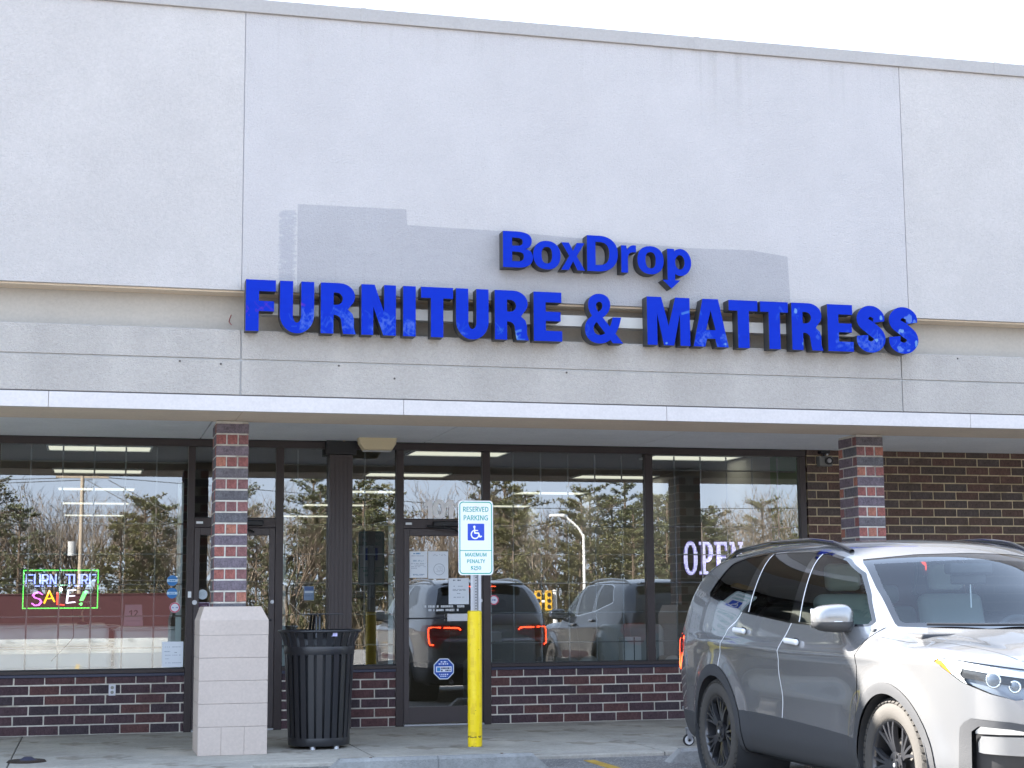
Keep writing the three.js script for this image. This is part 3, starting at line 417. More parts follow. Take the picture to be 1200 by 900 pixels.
// ---------------------------------------------------------------- channel letters over the canopy
const font = await new FontLoader().loadAsync('fonts/droid/droid_sans_bold.typeface.json');
{
  // scuffed vinyl faces; scratches lie where the faces are worn
  const faceTex = canvasTex(2048, 256, (g, w, h) => {
    g.fillStyle = 'rgb(2,58,222)'; g.fillRect(0, 0, w, h); const r = rng(77), X = (m) => (m - 1.2) / 6.6 * w, Y = (m) => (4.75 - m) / 1.2 * h;
    for (let i = 0; i < 260; i++) { g.fillStyle = `rgba(${r() > 0.5 ? '40,80,235' : '0,45,190'},0.12)`; g.fillRect(r() * w, r() * h, 10 + r() * 90, 2 + r() * 9); }
    const smear = (x, y, s, col, n) => { for (let i = 0; i < n; i++) { g.strokeStyle = col; g.globalAlpha = 0.15 + 0.4 * r(); g.lineWidth = 1 + r() * 5; g.beginPath(); const a = X(x + (r() - 0.5) * s), b = Y(y + (r() - 0.5) * s * 0.8); g.moveTo(a, b); g.quadraticCurveTo(a + (r() - 0.5) * 40, b + (r() - 0.5) * 30, a + (r() - 0.5) * 50, b + (r() - 0.5) * 36); g.stroke(); } g.globalAlpha = 1; };
    const pv = 'rgb(140,130,240)', pk = 'rgb(230,60,210)', wv = 'rgb(215,210,250)';
    smear(1.8, 3.74, 0.22, pv, 70); smear(2.12, 3.78, 0.26, pv, 60); smear(2.45, 3.75, 0.22, pv, 40); smear(2.68, 3.74, 0.12, pv, 30); smear(1.36, 3.86, 0.2, pk, 8); smear(1.73, 3.92, 0.05, pk, 12); smear(1.42, 3.72, 0.08, wv, 5);
    smear(3.15, 3.72, 0.08, pv, 8); smear(3.5, 3.78, 0.14, wv, 4); smear(3.68, 3.7, 0.06, wv, 12); smear(4.3, 3.72, 0.1, pv, 14); smear(4.75, 3.95, 0.2, 'rgb(150,60,220)', 16); smear(4.8, 3.72, 0.1, pk, 10); smear(5.4, 4.02, 0.12, wv, 5); smear(5.5, 3.74, 0.16, pv, 26); smear(5.72, 3.72, 0.14, pv, 30);
    smear(6.35, 4.0, 0.2, pv, 6); smear(6.7, 3.85, 0.16, pv, 10); smear(6.9, 3.74, 0.16, pv, 18); smear(7.13, 3.74, 0.2, pv, 40); smear(7.25, 3.76, 0.16, pv, 30); smear(7.55, 3.78, 0.2, pv, 20);
    const chip = (x, y, sx, sy) => { g.globalAlpha = 0.85; g.fillStyle = r() > 0.4 ? 'rgb(206,200,246)' : 'rgb(170,160,245)'; g.beginPath(); for (let i = 0; i < 9; i++) { const a = i / 9 * 6.283, q = 0.55 + 0.6 * r(); g.lineTo(X(x + sx * q * Math.cos(a)), Y(y + sy * q * Math.sin(a))); } g.fill(); g.globalAlpha = 1; };
    chip(7.60, 4.0, 0.05, 0.05); chip(7.66, 3.96, 0.025, 0.04); chip(7.52, 3.88, 0.03, 0.022); chip(7.49, 3.85, 0.018, 0.02); chip(7.50, 3.70, 0.035, 0.03); chip(7.67, 3.76, 0.018, 0.045); chip(7.59, 3.69, 0.02, 0.015); chip(7.31, 4.0, 0.02, 0.03); chip(7.25, 3.78, 0.02, 0.02); chip(6.42, 4.03, 0.018, 0.03); chip(6.49, 3.72, 0.012, 0.02); chip(5.12, 3.68, 0.012, 0.014); chip(3.68, 3.69, 0.014, 0.02); chip(5.70, 3.69, 0.02, 0.014); chip(2.43, 3.70, 0.018, 0.014);
  });
  faceTex.repeat.set(1 / 6.6, 1 / 1.2); faceTex.offset.set(-1.2 / 6.6, -3.55 / 1.2);
  const blue = phys(lin(0.26, 0.50, 0.50), 0.5, { map: faceTex, specularIntensity: 0.2 }), ret = std(lin(0.05, 0.05, 0.052), 0.6), trimc = std(lin(0.004, 0.02, 0.22), 0.4);
  const P = (pts) => { const s = new THREE.Shape(); s.moveTo(...pts[0]); for (const q of pts.slice(1)) s.lineTo(...q); s.closePath(); return s; };
  const arc = (cx, cy, rx, ry, a0, a1, n = 18) => Array.from({ length: n + 1 }, (_, i) => { const a = a0 + (a1 - a0) * i / n; return [cx + rx * Math.cos(a), cy + ry * Math.sin(a)]; });
  const H = Math.PI / 2;
  // heavy grotesque capitals, 1 high, drawn at width w
  const glyph = {
    F: (w) => [P([[0, 0], [0.25, 0], [0.25, 0.39], [w - 0.03, 0.39], [w - 0.03, 0.59], [0.25, 0.59], [0.25, 0.78], [w, 0.78], [w, 1], [0, 1]])],
    E: (w) => [P([[0, 0], [w, 0], [w, 0.21], [0.25, 0.21], [0.25, 0.41], [w - 0.03, 0.41], [w - 0.03, 0.6], [0.25, 0.6], [0.25, 0.79], [w - 0.01, 0.79], [w - 0.01, 1], [0, 1]])],
    I: (w) => [P([[0, 0], [w, 0], [w, 1], [0, 1]])],
    T: (w) => [P([[w / 2 - 0.125, 0], [w / 2 + 0.125, 0], [w / 2 + 0.125, 0.78], [w, 0.78], [w, 1], [0, 1], [0, 0.78], [w / 2 - 0.125, 0.78]])],
    N: (w) => [P([[0, 0], [0.235, 0], [0.235, 0.56], [w - 0.25, 0], [w, 0], [w, 1], [w - 0.235, 1], [w - 0.235, 0.46], [0.26, 1], [0, 1]])],
    M: (w) => [P([[0, 0], [0.215, 0], [0.215, 0.66], [w / 2 - 0.11, 0], [w / 2 + 0.11, 0], [w - 0.215, 0.66], [w - 0.215, 0], [w, 0], [w, 1], [w - 0.31, 1], [w / 2, 0.4], [0.31, 1], [0, 1]])],
    A: (w) => { const s = P([[0, 0], [0.255, 0], [0.295, 0.17], [w - 0.295, 0.17], [w - 0.255, 0], [w, 0], [w / 2 + 0.17, 1], [w / 2 - 0.17, 1]]); s.holes.push(new THREE.Path().setFromPoints([[w / 2 - 0.105, 0.35], [w / 2, 0.76], [w / 2 + 0.105, 0.35]].map((p) => new THREE.Vector2(...p)))); return [s]; },
    U: (w) => [P([[0, 1], [0, 0.36], ...arc(w / 2, 0.34, w / 2, 0.36, Math.PI, 2 * Math.PI), [w, 1], [w - 0.25, 1], [w - 0.25, 0.36], ...arc(w / 2, 0.33, w / 2 - 0.25, 0.14, 0, -Math.PI, 10), [0.25, 1]])],
    R: (w) => { const s = P([[0, 0], [0.25, 0], [0.25, 0.37], [w - 0.4, 0.37], ...arc(w - 0.41, 0.25, 0.14, 0.12, H, 0, 6), [w - 0.25, 0.1], [w - 0.23, 0], [w + 0.02, 0], [w - 0.02, 0.12], [w - 0.02, 0.3], [w - 0.05, 0.4], [w - 0.14, 0.48], ...arc(w - 0.3, 0.74, 0.3, 0.26, -0.75, H, 10), [0, 1]]); s.holes.push(new THREE.Path().setFromPoints([[0.25, 0.57], [0.25, 0.81], ...arc(w - 0.36, 0.69, 0.12, 0.12, H, -H, 8)].map((p) => new THREE.Vector2(...p)))); return [s]; },
    S: (w) => { // a stroke of changing width along the spine of the letter
      const sp = new THREE.CatmullRomCurve3([[w - 0.13, 0.66], [w - 0.15, 0.80], [w / 2, 0.885], [0.165, 0.80], [0.15, 0.65], [w / 2, 0.52], [w - 0.14, 0.36], [w - 0.16, 0.2], [w / 2, 0.115], [0.14, 0.2], [0.125, 0.36]].map((p) => new THREE.Vector3(p[0], p[1], 0)), false, 'catmullrom', 0.6), L = [], Rr = [], n = 64;
      for (let i = 0; i <= n; i++) { const t = i / n, p = sp.getPointAt(t), d = sp.getTangentAt(t), hw = 0.118 + 0.012 * Math.abs(d.y) + 0.02 * Math.exp(-(((t - 0.5) / 0.12) ** 2)); L.push([p.x - d.y * hw, p.y + d.x * hw]); Rr.push([p.x + d.y * hw, p.y - d.x * hw]); }
      return [P([...L, ...Rr.reverse()])];
    },
  };
  const cut = (shapes, depth) => { const g = new THREE.ExtrudeGeometry(shapes, { depth, bevelEnabled: false, curveSegments: 16 }); return g; };
  function letter(parent, shapes, x, y, sx, sy, zb, zf) {
    const body = cut(shapes, 1); body.scale(sx, sy, zf - zb - 0.006); body.translate(x, y, zb);
    const m = mesh('letter', body, [ret, ret], parent);
    const f = cut(shapes, 1); f.scale(sx, sy, 0.006); f.translate(x, y, zf - 0.0055);
    const uv = f.attributes.uv, p = f.attributes.position; for (let i = 0; i < uv.count; i++) uv.setXY(i, p.getX(i), p.getY(i));
    mesh('letter_face', f, [blue, trimc], m);
  }
  const t = thing('shop_sign', 'long row of blue channel letters naming the goods, with scuffed faces, above the canopy', 'sign');
  // [glyph, left x, right x, bottom y, top y] in metres on the wall
  const row = [['F', 1.262, 1.52], ['U', 1.557, 1.855], ['R', 1.914, 2.216], ['N', 2.273, 2.582], ['I', 2.647, 2.761], ['T', 2.809, 3.101], ['U', 3.128, 3.428], ['R', 3.486, 3.793], ['E', 3.849, 4.116], ['&', 4.334, 4.699], ['M', 4.935, 5.354], ['A', 5.387, 5.735], ['T', 5.744, 6.033], ['T', 6.061, 6.343], ['R', 6.379, 6.687], ['E', 6.748, 7.012], ['S', 7.052, 7.343], ['S', 7.392, 7.691]];
  const zf = 3.64;
  for (const [c, x0, x1] of row) {
    const h = 0.452, y0 = 3.659;
    if (c === '&') { const s = font.generateShapes('&', 1); const bb = new THREE.Box2(); for (const q of s) for (const v of q.getPoints(8)) bb.expandByPoint(v); letter(t, s, x0 - bb.min.x * (x1 - x0) / (bb.max.x - bb.min.x), y0 - 0.005 - bb.min.y * (h + 0.01) / (bb.max.y - bb.min.y), (x1 - x0) / (bb.max.x - bb.min.x), (h + 0.01) / (bb.max.y - bb.min.y), 3.505, zf); } else letter(t, glyph[c]((x1 - x0) / h), x0, y0, h, h, 3.505, zf);
  }
  mesh('raceway', box(1.3, 7.7, 3.83, 3.93, 3.40, 3.5045), std(lin(0.5, 0.48, 0.45), 0.7), t);
  const t2 = thing('shop_name_sign', 'short row of blue channel letters ending in a down arrow, on the white parapet', 'sign');
  const capBox = new THREE.Box2(); for (const q of font.generateShapes('B', 1)) for (const v of q.getPoints(4)) capBox.expandByPoint(v);
  const sy = 0.335 / capBox.max.y;
  for (const [c, x0, x1] of [['B', 3.566, 3.847], ['o', 3.850, 4.108], ['x', 4.114, 4.342], ['D', 4.363, 4.66], ['r', 4.693, 4.838], ['o', 4.851, 5.108]]) {
    const s = font.generateShapes(c, 1), bb = new THREE.Box2(); for (const q of s) for (const v of q.getPoints(8)) bb.expandByPoint(v);
    const sx = (x1 - x0) / (bb.max.x - bb.min.x);
    letter(t2, s, x0 - bb.min.x * sx, 4.326, sx, sy, 3.505, zf);
  }
  { // the last letter ends in an arrow
    const s = P([[0, -0.15], [0.22, -0.15], [0.22, 0.04], ...arc(0.385, 0.36, 0.32, 0.385, -2.1, 2.1, 22), [0.215, 0.63], [0.2, 0.735], [0, 0.735]]);
    s.holes.push(new THREE.Path().setFromPoints(arc(0.37, 0.36, 0.14, 0.205, 0, 2 * Math.PI, 20).map((p) => new THREE.Vector2(...p))));
    letter(t2, [s], 5.144, 4.326, 0.335, 0.335, 3.505, zf);
    letter(t2, [P([[-0.05, 0], [0.037, -0.08], [0.124, 0]])], 5.144, 4.275, 1, 1, 3.505, zf);
  }
}
// ---------------------------------------------------------------- things on the pavement and on the shop front
{
  const t = thing('bollard', 'yellow painted steel bollard on the pavement, holding the parking sign post', 'bollard', [3.479, 0, 2.82]);
  const yt = canvasTex(256, 1024, (g, w, h) => { const r = rng(8); g.fillStyle = '#f0d000'; g.fillRect(0, 0, w, h); for (let i = 0; i < 240; i++) { g.fillStyle = `rgba(${r() > 0.5 ? '255,226,60' : '205,170,0'},0.22)`; g.fillRect(r() * w, r() * h, 4 + r() * 26, 6 + r() * 70); } g.fillStyle = 'rgba(60,50,20,0.8)'; for (let i = 0; i < 26; i++) g.fillRect(r() * w, h * 0.915 + r() * 14 - 7, 3 + r() * 16, 2 + r() * 6); for (let i = 0; i < 18; i++) { const y = r() * h; g.fillRect(r() * w, y, 2 + r() * 5, 2 + r() * 4); } g.fillStyle = 'rgba(70,55,30,0.35)'; for (let i = 0; i < 60; i++) g.fillRect(r() * w, h - r() * 18, 4 + r() * 14, 3 + r() * 8); });
  const g = new THREE.CylinderGeometry(0.066, 0.066, 1.232, 40, 1, true).translate(0, 0.616, 0);
  mesh('pipe', g, phys(0xffffff, 0.42, { map: yt, clearcoat: 0.25 }), t);
  mesh('cap', new THREE.CylinderGeometry(0.058, 0.066, 0.01, 40).translate(0, 1.237, 0), std(lin(0.55, 0.42, 0.01), 0.5), t);
  mesh('foot_ring', new THREE.CylinderGeometry(0.078, 0.085, 0.008, 32).translate(0, 0.005, 0), M.conc, t);
}
{
  const t = thing('parking_sign', 'reserved parking sign on a galvanised post in the yellow bollard', 'sign', [3.486, 0, 2.835]);
  const tex = canvasTex(512, 1024, (g, w, h) => {
    g.fillStyle = '#f3f5f8'; g.fillRect(0, 0, w, h);
    g.strokeStyle = '#18a58c'; g.lineWidth = 14; g.beginPath(); g.roundRect(22, 22, w - 44, h - 44, 46); g.stroke();
    g.lineWidth = 10; g.beginPath(); g.moveTo(22, h * 0.672); g.lineTo(w - 22, h * 0.672); g.stroke();
    g.fillStyle = '#1aa08a'; g.textAlign = 'center';
    const line = (s, y, size, sx, wt = '') => { g.save(); g.translate(w / 2, y); g.scale(sx, 1); g.font = wt + size + 'px sans-serif'; g.fillText(s, 0, 0); g.lineWidth = 3; g.strokeStyle = '#1aa08a'; g.strokeText(s, 0, 0); g.restore(); };
    line('RESERVED', 152, 92, 0.92); line('PARKING', 270, 92, 0.98);
    line('MAXIMUM', 768, 66, 1.02); line('PENALTY', 858, 66, 1.02); line('$250', 948, 64, 1.1);
    g.fillStyle = '#0b45c9'; g.beginPath(); g.roundRect(136, 318, 246, 232, 14); g.fill();
    g.strokeStyle = '#fff'; g.fillStyle = '#fff'; g.lineCap = g.lineJoin = 'round';
    g.beginPath(); g.arc(236, 362, 17, 0, 7); g.fill();
    g.lineWidth = 20; g.beginPath(); g.moveTo(238, 386); g.lineTo(242, 448); g.lineTo(296, 448); g.lineTo(318, 500); g.lineTo(338, 492); g.stroke();
    g.lineWidth = 14; g.beginPath(); g.moveTo(242, 412); g.lineTo(284, 412); g.stroke();
    g.lineWidth = 18; g.beginPath(); g.arc(246, 466, 56, -0.25 + 0.5, Math.PI * 1.36); g.stroke();
  });
  const W = 0.332, H = 0.69, r = 0.035, s = new THREE.Shape(); s.moveTo(-W / 2 + r, 0); s.lineTo(W / 2 - r, 0); s.absarc(W / 2 - r, r, r, -Math.PI / 2, 0); s.lineTo(W / 2, H - r); s.absarc(W / 2 - r, H - r, r, 0, Math.PI / 2); s.lineTo(-W / 2 + r, H); s.absarc(-W / 2 + r, H - r, r, Math.PI / 2, Math.PI); s.lineTo(-W / 2, r); s.absarc(-W / 2 + r, r, r, Math.PI, 1.5 * Math.PI);
  const g = new THREE.ExtrudeGeometry(s, { depth: 0.003, bevelEnabled: false, curveSegments: 8 }), uv = g.attributes.uv, p = g.attributes.position; for (let i = 0; i < uv.count; i++) uv.setXY(i, p.getX(i) / W + 0.5, p.getY(i) / H);
  mesh('sign_plate', g, [phys(0xf4f4f4, 0.35, { map: tex, clearcoat: 0.3 }), M.steel], t, [0, 1.569, 0.018]);
  // U channel post with a row of holes
  const us = new THREE.Shape(); [[-0.05, -0.012], [-0.05, -0.017], [-0.024, -0.017], [-0.016, 0.012], [0.016, 0.012], [0.024, -0.017], [0.05, -0.017], [0.05, -0.012], [0.028, -0.012], [0.02, 0.017], [-0.02, 0.017], [-0.028, -0.012]].forEach((q, i) => i ? us.lineTo(...q) : us.moveTo(...q));
  const ug = new THREE.ExtrudeGeometry(us, { depth: 1.05, bevelEnabled: false }); ug.rotateX(-Math.PI / 2); ug.translate(0, 1.2, 0); ug.rotateY(0);
  const post = mesh('post', boxUV(ug), M.steel, t);
  for (let k = 0; k < 14; k++) mesh('post_hole', new THREE.CylinderGeometry(0.0065, 0.0065, 0.003, 10).rotateX(Math.PI / 2).translate(0.0, 1.255 + k * 0.026, -0.0165), M.black, post);
  for (let k = 0; k < 12; k++) mesh('post_hole', new THREE.CylinderGeometry(0.006, 0.006, 0.003, 10).rotateX(Math.PI / 2).translate(0, 1.26 + k * 0.026, 0.0176), M.dark, post);
  for (const y of [1.62, 2.2]) mesh('bolt', new THREE.CylinderGeometry(0.008, 0.008, 0.006, 6).rotateX(Math.PI / 2).translate(0, y, 0.024), M.steel, t);
}
{
  const t = thing('litter_bin', 'round black slatted steel litter bin between the block pier and the right door', 'litter bin', [2.11, 0, 2.32]);
  const bm = phys(lin(0.014, 0.015, 0.019), 0.33, { clearcoat: 0.35, clearcoatRoughness: 0.4, bumpMap: bumpGrit, bumpScale: 0.0006 }), n = 25;
  const rad = (y) => 0.278 + 0.045 * Math.min(1, y / 0.9) + (y > 0.9 ? 0.05 * ((y - 0.9) / 0.16) ** 1.6 : 0);
  for (let k = 0; k < n; k++) {
    const a = (k + 0.5) / n * 2 * Math.PI, w = 0.052, ys = [0.035, 0.3, 0.6, 0.86, 0.93, 0.99, 1.06], pos = [];
    const P = (i, s, o) => { const r = rad(ys[i]) + o, x = s * w / 2; return [r * Math.sin(a) + x * Math.cos(a), ys[i], r * Math.cos(a) - x * Math.sin(a)]; };
    const q = (A, B2, C2, D2) => pos.push(...A, ...B2, ...C2, ...A, ...C2, ...D2);
    for (let i = 0; i + 1 < ys.length; i++) { q(P(i, -1, 0), P(i, 1, 0), P(i + 1, 1, 0), P(i + 1, -1, 0)); q(P(i, 1, -0.006), P(i, -1, -0.006), P(i + 1, -1, -0.006), P(i + 1, 1, -0.006)); for (const s of [-1, 1]) q(P(i, s, -0.006), P(i, s, 0), P(i + 1, s, 0), P(i + 1, s, -0.006)); }
    const g = new THREE.BufferGeometry(); g.setAttribute('position', new THREE.Float32BufferAttribute(pos, 3)); g.computeVertexNormals(); mesh('slat', boxUV(g), bm, t);
  }
  const ring = (pts) => new THREE.LatheGeometry(pts.map((p) => new THREE.Vector2(...p)), 56);
  mesh('base_band', ring([[0.27, 0.03], [0.284, 0.03], [0.288, 0.1], [0.276, 0.1]]), bm, t);
  mesh('waist_band', ring([[rad(0.86) - 0.01, 0.855], [rad(0.86) + 0.004, 0.855], [rad(0.9) + 0.006, 0.925], [rad(0.9) - 0.008, 0.925]]), bm, t);
  mesh('rim', new THREE.TorusGeometry(rad(1.06) + 0.002, 0.013, 10, 56).rotateX(Math.PI / 2).translate(0, 1.066, 0), bm, t);
  mesh('liner', ring([[0, 0.06], [0.25, 0.06], [0.268, 0.5], [0.282, 0.84], [0.276, 0.84], [0.26, 0.5], [0.245, 0.07], [0, 0.07]]), std(lin(0.028, 0.029, 0.033), 0.6, { bumpMap: bumpGrit, bumpScale: 0.001 }), t);
  // rain bonnet held over the opening by two struts
  for (const [x, z] of [[-0.05, 0.14], [-0.02, 0.14], [-0.05, -0.2], [-0.02, -0.2]]) mesh('strut', bar([x - 0.01, 1.0, z * 1.5], [x, 1.215, z], 0.012, 6), bm, t);
  mesh('lid_plate', rbox(-0.17, 0.2, 1.215, 1.226, -0.22, 0.18, 0.004), bm, t);
  mesh('label', box(0.05, 0.115, 1.02, 1.05, rad(1.03) - 0.012, rad(1.03) - 0.007), std(lin(0.5, 0.48, 0.75), 0.5), t);
  for (const a of [-0.35, 0.55, 2.6]) mesh('foot', new THREE.CylinderGeometry(0.025, 0.03, 0.03, 12).translate(0.25 * Math.sin(a), 0.015, 0.25 * Math.cos(a)), M.steel, t);
}
{
  const t = thing('emergency_light', 'cream canopy light fitting under the soffit near the right door', 'light fitting', [2.975, 3.08, 0.42]);
  const s = new THREE.Shape(); s.moveTo(-0.195, 0); s.lineTo(0.195, 0); s.lineTo(0.185, -0.055); s.lineTo(0.145, -0.115); s.lineTo(-0.145, -0.115); s.lineTo(-0.185, -0.055); s.closePath();
  const g = new THREE.ExtrudeGeometry(s, { depth: 0.12, bevelEnabled: true, bevelSize: 0.012, bevelThickness: 0.015, bevelSegments: 3 }); g.translate(0, -0.004, -0.06);
  mesh('housing', g, std(lin(0.62, 0.52, 0.33), 0.55), t); mesh('lens', rbox(-0.15, 0.15, -0.142, -0.1325, -0.05, 0.05, 0.004), std(lin(0.5, 0.5, 0.48), 0.3), t);
  const w = mesh('cable', tube([[-0.5, -0.001, -0.33], [-0.42, -0.03, -0.3], [-0.3, -0.001, -0.28]], 0.005, 20, 5), std(lin(0.5, 0.42, 0.25), 0.7), t);
}
{
  const t = thing('security_camera', 'grey box security light under the soffit on the brown brick by the last window', 'security camera', [8.385, 2.95, 0]);
  mesh('body', rbox(-0.085, 0.085, -0.062, 0.058, 0.003, 0.09, 0.012, 2), std(lin(0.17, 0.17, 0.16), 0.6), t); mesh('lens_ring', new THREE.CylinderGeometry(0.045, 0.045, 0.03, 28).rotateX(Math.PI / 2).translate(0.03, 0.0, 0.1), M.black, t); mesh('lens', new THREE.SphereGeometry(0.028, 20, 10).scale(1, 1, 0.5).translate(0.03, 0, 0.116), phys(lin(0.35, 0.35, 0.36), 0.1, { clearcoat: 1 }), t);
  mesh('bracket', merge([rbox(-0.06, 0.06, 0.09, 0.125, 0.003, 0.08, 0.004), bar([0, 0.05, 0.04], [0, 0.1, 0.04], 0.014, 8)]), M.black, t); mesh('knob', new THREE.SphereGeometry(0.012, 10, 8).translate(0.02, 0.075, 0.085), M.white, t);
}
{
  const t = thing('power_outlet', 'white double power outlet on the low brick wall under the left window', 'outlet', [0.278, 0.45, 0.004]);
  mesh('plate', rbox(-0.035, 0.035, -0.057, 0.057, -0.004, 0.004, 0.003), std(lin(0.62, 0.62, 0.66), 0.4), t); for (const y of [-0.024, 0.024]) mesh('socket', new THREE.CylinderGeometry(0.017, 0.017, 0.004, 20).rotateX(Math.PI / 2).translate(0, y, 0.005), std(lin(0.25, 0.25, 0.22), 0.5), t);
}
{
  const t = thing('cleanout_cover', 'rusty round cleanout cover set in the pavement at the left', 'drain cover', [-0.46, 0, 2.93]);
  mesh('lid', new THREE.CylinderGeometry(0.15, 0.165, 0.016, 36).translate(0, 0.009, 0), std(lin(0.10, 0.065, 0.045), 0.9, { map: mapAsph, bumpMap: bumpGrit, bumpScale: 0.004 }), t); mesh('plug', new THREE.CylinderGeometry(0.035, 0.075, 0.026, 8).translate(0.01, 0.029, 0), std(lin(0.035, 0.035, 0.06), 0.7), t);
}
// wheel stops
{
  const s = new THREE.Shape(); [[-0.075, 0], [-0.055, 0.085], [-0.03, 0.105], [0.03, 0.105], [0.055, 0.085], [0.075, 0]].forEach((q, i) => i ? s.lineTo(...q) : s.moveTo(...q));
  const cm = std(lin(0.42, 0.425, 0.43), 0.95, { map: mapConc, bumpMap: bumpGrit, bumpScale: 0.006 });
  const g = new THREE.ExtrudeGeometry(s, { depth: 0.9, steps: 1, bevelEnabled: true, bevelSize: 0.006, bevelThickness: 0.006, bevelSegments: 1 }); g.rotateY(Math.PI / 2);
  const tip = (sgn) => { const p = g.clone().attributes.position; return p; };
  const build = (label, x, z, turn) => {
    const t = thing('wheel_stop', label, 'wheel stop', [x, LOT, z], turn, 'concrete wheel stops at the heads of the parking bays');
    for (const s2 of [-1, 1]) { const h = g.clone(); h.translate(s2 < 0 ? -0.907 : 0.007, 0, 0); const p = h.attributes.position; for (let i = 0; i < p.count; i++) { const ex = Math.abs(p.getX(i)); if (ex > 0.88) p.setX(i, Math.sign(p.getX(i)) * (0.925 - 0.12 * clamp(p.getY(i) / 0.105, 0, 1))); } h.computeVertexNormals(); mesh('half', boxUV(h), cm, t); }
    for (const x2 of [-0.55, 0.55]) mesh('pin', new THREE.CylinderGeometry(0.012, 0.012, 0.01, 10).translate(x2, 0.112, 0), std(lin(0.12, 0.08, 0.06), 0.8), t); return t;
  };
  build('pale concrete wheel stop in front of the yellow bollard', 2.81, 4.3, 0.01);
  build('pale concrete wheel stop under the tail of the silver car', 5.73, 4.3, -0.008);
}
// the cart behind the car: only one castor and its leg show
{
  const t = thing('stock_cart', 'low steel cart on white castors, mostly hidden behind the tail of the silver car', 'cart', [5.97, 0, 3.2]);
  mesh('deck', rbox(-0.50, 0.5, 0.3, 0.335, -0.3, 0.26, 0.01, 2), M.steel, t);
  for (const [x, z] of [[-0.59, 0.1], [0.46, 0.2], [-0.30, -0.26], [0.46, -0.26]]) { const c = mesh('castor', new THREE.CylinderGeometry(0.052, 0.052, 0.026, 28).rotateX(Math.PI / 2).translate(x, 0.053, z), M.black, t); mesh('hub', new THREE.CylinderGeometry(0.041, 0.041, 0.029, 24).rotateX(Math.PI / 2).translate(x, 0.053, z), std(lin(0.62, 0.62, 0.62), 0.5), c); mesh('axle', new THREE.CylinderGeometry(0.014, 0.014, 0.05, 12).rotateX(Math.PI / 2).translate(x, 0.053, z), M.dark, c); mesh('fork', merge([rbox(x - 0.018, x + 0.03, 0.05, 0.15, z + 0.019, z + 0.025, 0.002), rbox(x - 0.018, x + 0.03, 0.05, 0.15, z - 0.025, z - 0.019, 0.002), rbox(x - 0.025, x + 0.04, 0.15, 0.165, z - 0.03, z + 0.03, 0.003)]), M.steel, c); mesh('leg', tube([[x + 0.01, 0.16, z], [x - 0.012, 0.22, z], [x + 0.1, 0.31, z - 0.02]], 0.013, 12, 8), M.steel, c); }
}
// ---------------------------------------------------------------- notices, stickers, numbers on the glass
const scribble = (g, r, x0, x1, y, h, col, dens = 0.75) => { g.fillStyle = col; let x = x0; while (x < x1) { const w = 3 + r() * h * 1.2; if (r() < dens) g.fillRect(x, y, Math.min(w, x1 - x), h); x += w + 2 + r() * 3; } };
function sheet(name, label, cat, x0, x1, y0, y1, z, w, h, draw, group, tilt = 0) {
  const g = new THREE.BoxGeometry(x1 - x0, y1 - y0, 0.0015), t = canvasTex(w, h, draw), m = std(0xffffff, 0.75, { map: t });
  const o = mesh(name, g, m, null, [(x0 + x1) / 2, (y0 + y1) / 2, z], [TILT, 0, tilt]); tag(o, label, cat, group); return o;
}
const paper = (seed, head, lines, extra) => (g, w, h) => { const r = rng(seed); g.fillStyle = '#dfe5ec'; g.fillRect(0, 0, w, h); if (head) scribble(g, r, w * 0.22, w * 0.6, h * 0.06, h * 0.045, head); for (const [y, a, b, c] of lines) scribble(g, r, w * a, w * b, h * y, h * 0.022, c ?? '#8a95a6'); if (extra) extra(g, w, h, r); };
sheet('notice', 'upper left paper notice on the right door, with a blue heading', 'notice', 3.418, 3.617, 1.597, 1.886, -0.022, 192, 256, paper(3, '#4a86b4', [[0.16, 0.1, 0.9], [0.33, 0.2, 0.78, '#6c8fae'], [0.36, 0.2, 0.78, '#6c8fae'], [0.45, 0.1, 0.9], [0.51, 0.1, 0.88], [0.57, 0.1, 0.9], [0.63, 0.1, 0.6], [0.86, 0.2, 0.85, '#5a7a9a'], [0.89, 0.2, 0.85, '#5a7a9a']]));
sheet('notice', 'paper notice with a round stamp on the right door, beside the blue headed one', 'notice', 3.626, 3.852, 1.587, 1.886, -0.022, 192, 256, paper(4, null, [[0.1, 0.3, 0.85, '#aab2bd'], [0.14, 0.2, 0.9, '#aab2bd']], (g, w, h, r) => { g.strokeStyle = '#9aa3ad'; g.lineWidth = 4; g.beginPath(); g.arc(w * 0.55, h * 0.66, w * 0.27, 0, 7); g.stroke(); for (let i = 0; i < 5; i++) scribble(g, r, w * 0.38, w * 0.74, h * (0.56 + i * 0.045), 4, '#a4abb4'); }));
sheet('notice', 'lower paper notice on the right door, partly behind the sign post', 'notice', 3.856, 4.085, 1.306, 1.592, -0.022, 192, 256, paper(6, '#46566e', [[0.3, 0.25, 0.7, '#6a7688'], [0.42, 0.15, 0.85, '#6a7688'], [0.46, 0.15, 0.85, '#6a7688'], [0.58, 0.42, 0.58, '#6a7688'], [0.72, 0.25, 0.78, '#6a7688']]));
sheet('notice', 'paper notice in the lower right corner of the left window', 'notice', 0.776, 0.995, 0.672, 0.938, -0.022, 192, 224, paper(9, null, [[0.2, 0.1, 0.9], [0.38, 0.12, 0.4, '#5d7894'], [0.42, 0.6, 0.7, '#3a4a66'], [0.52, 0.1, 0.9], [0.66, 0.1, 0.4], [0.82, 0.1, 0.92]]));
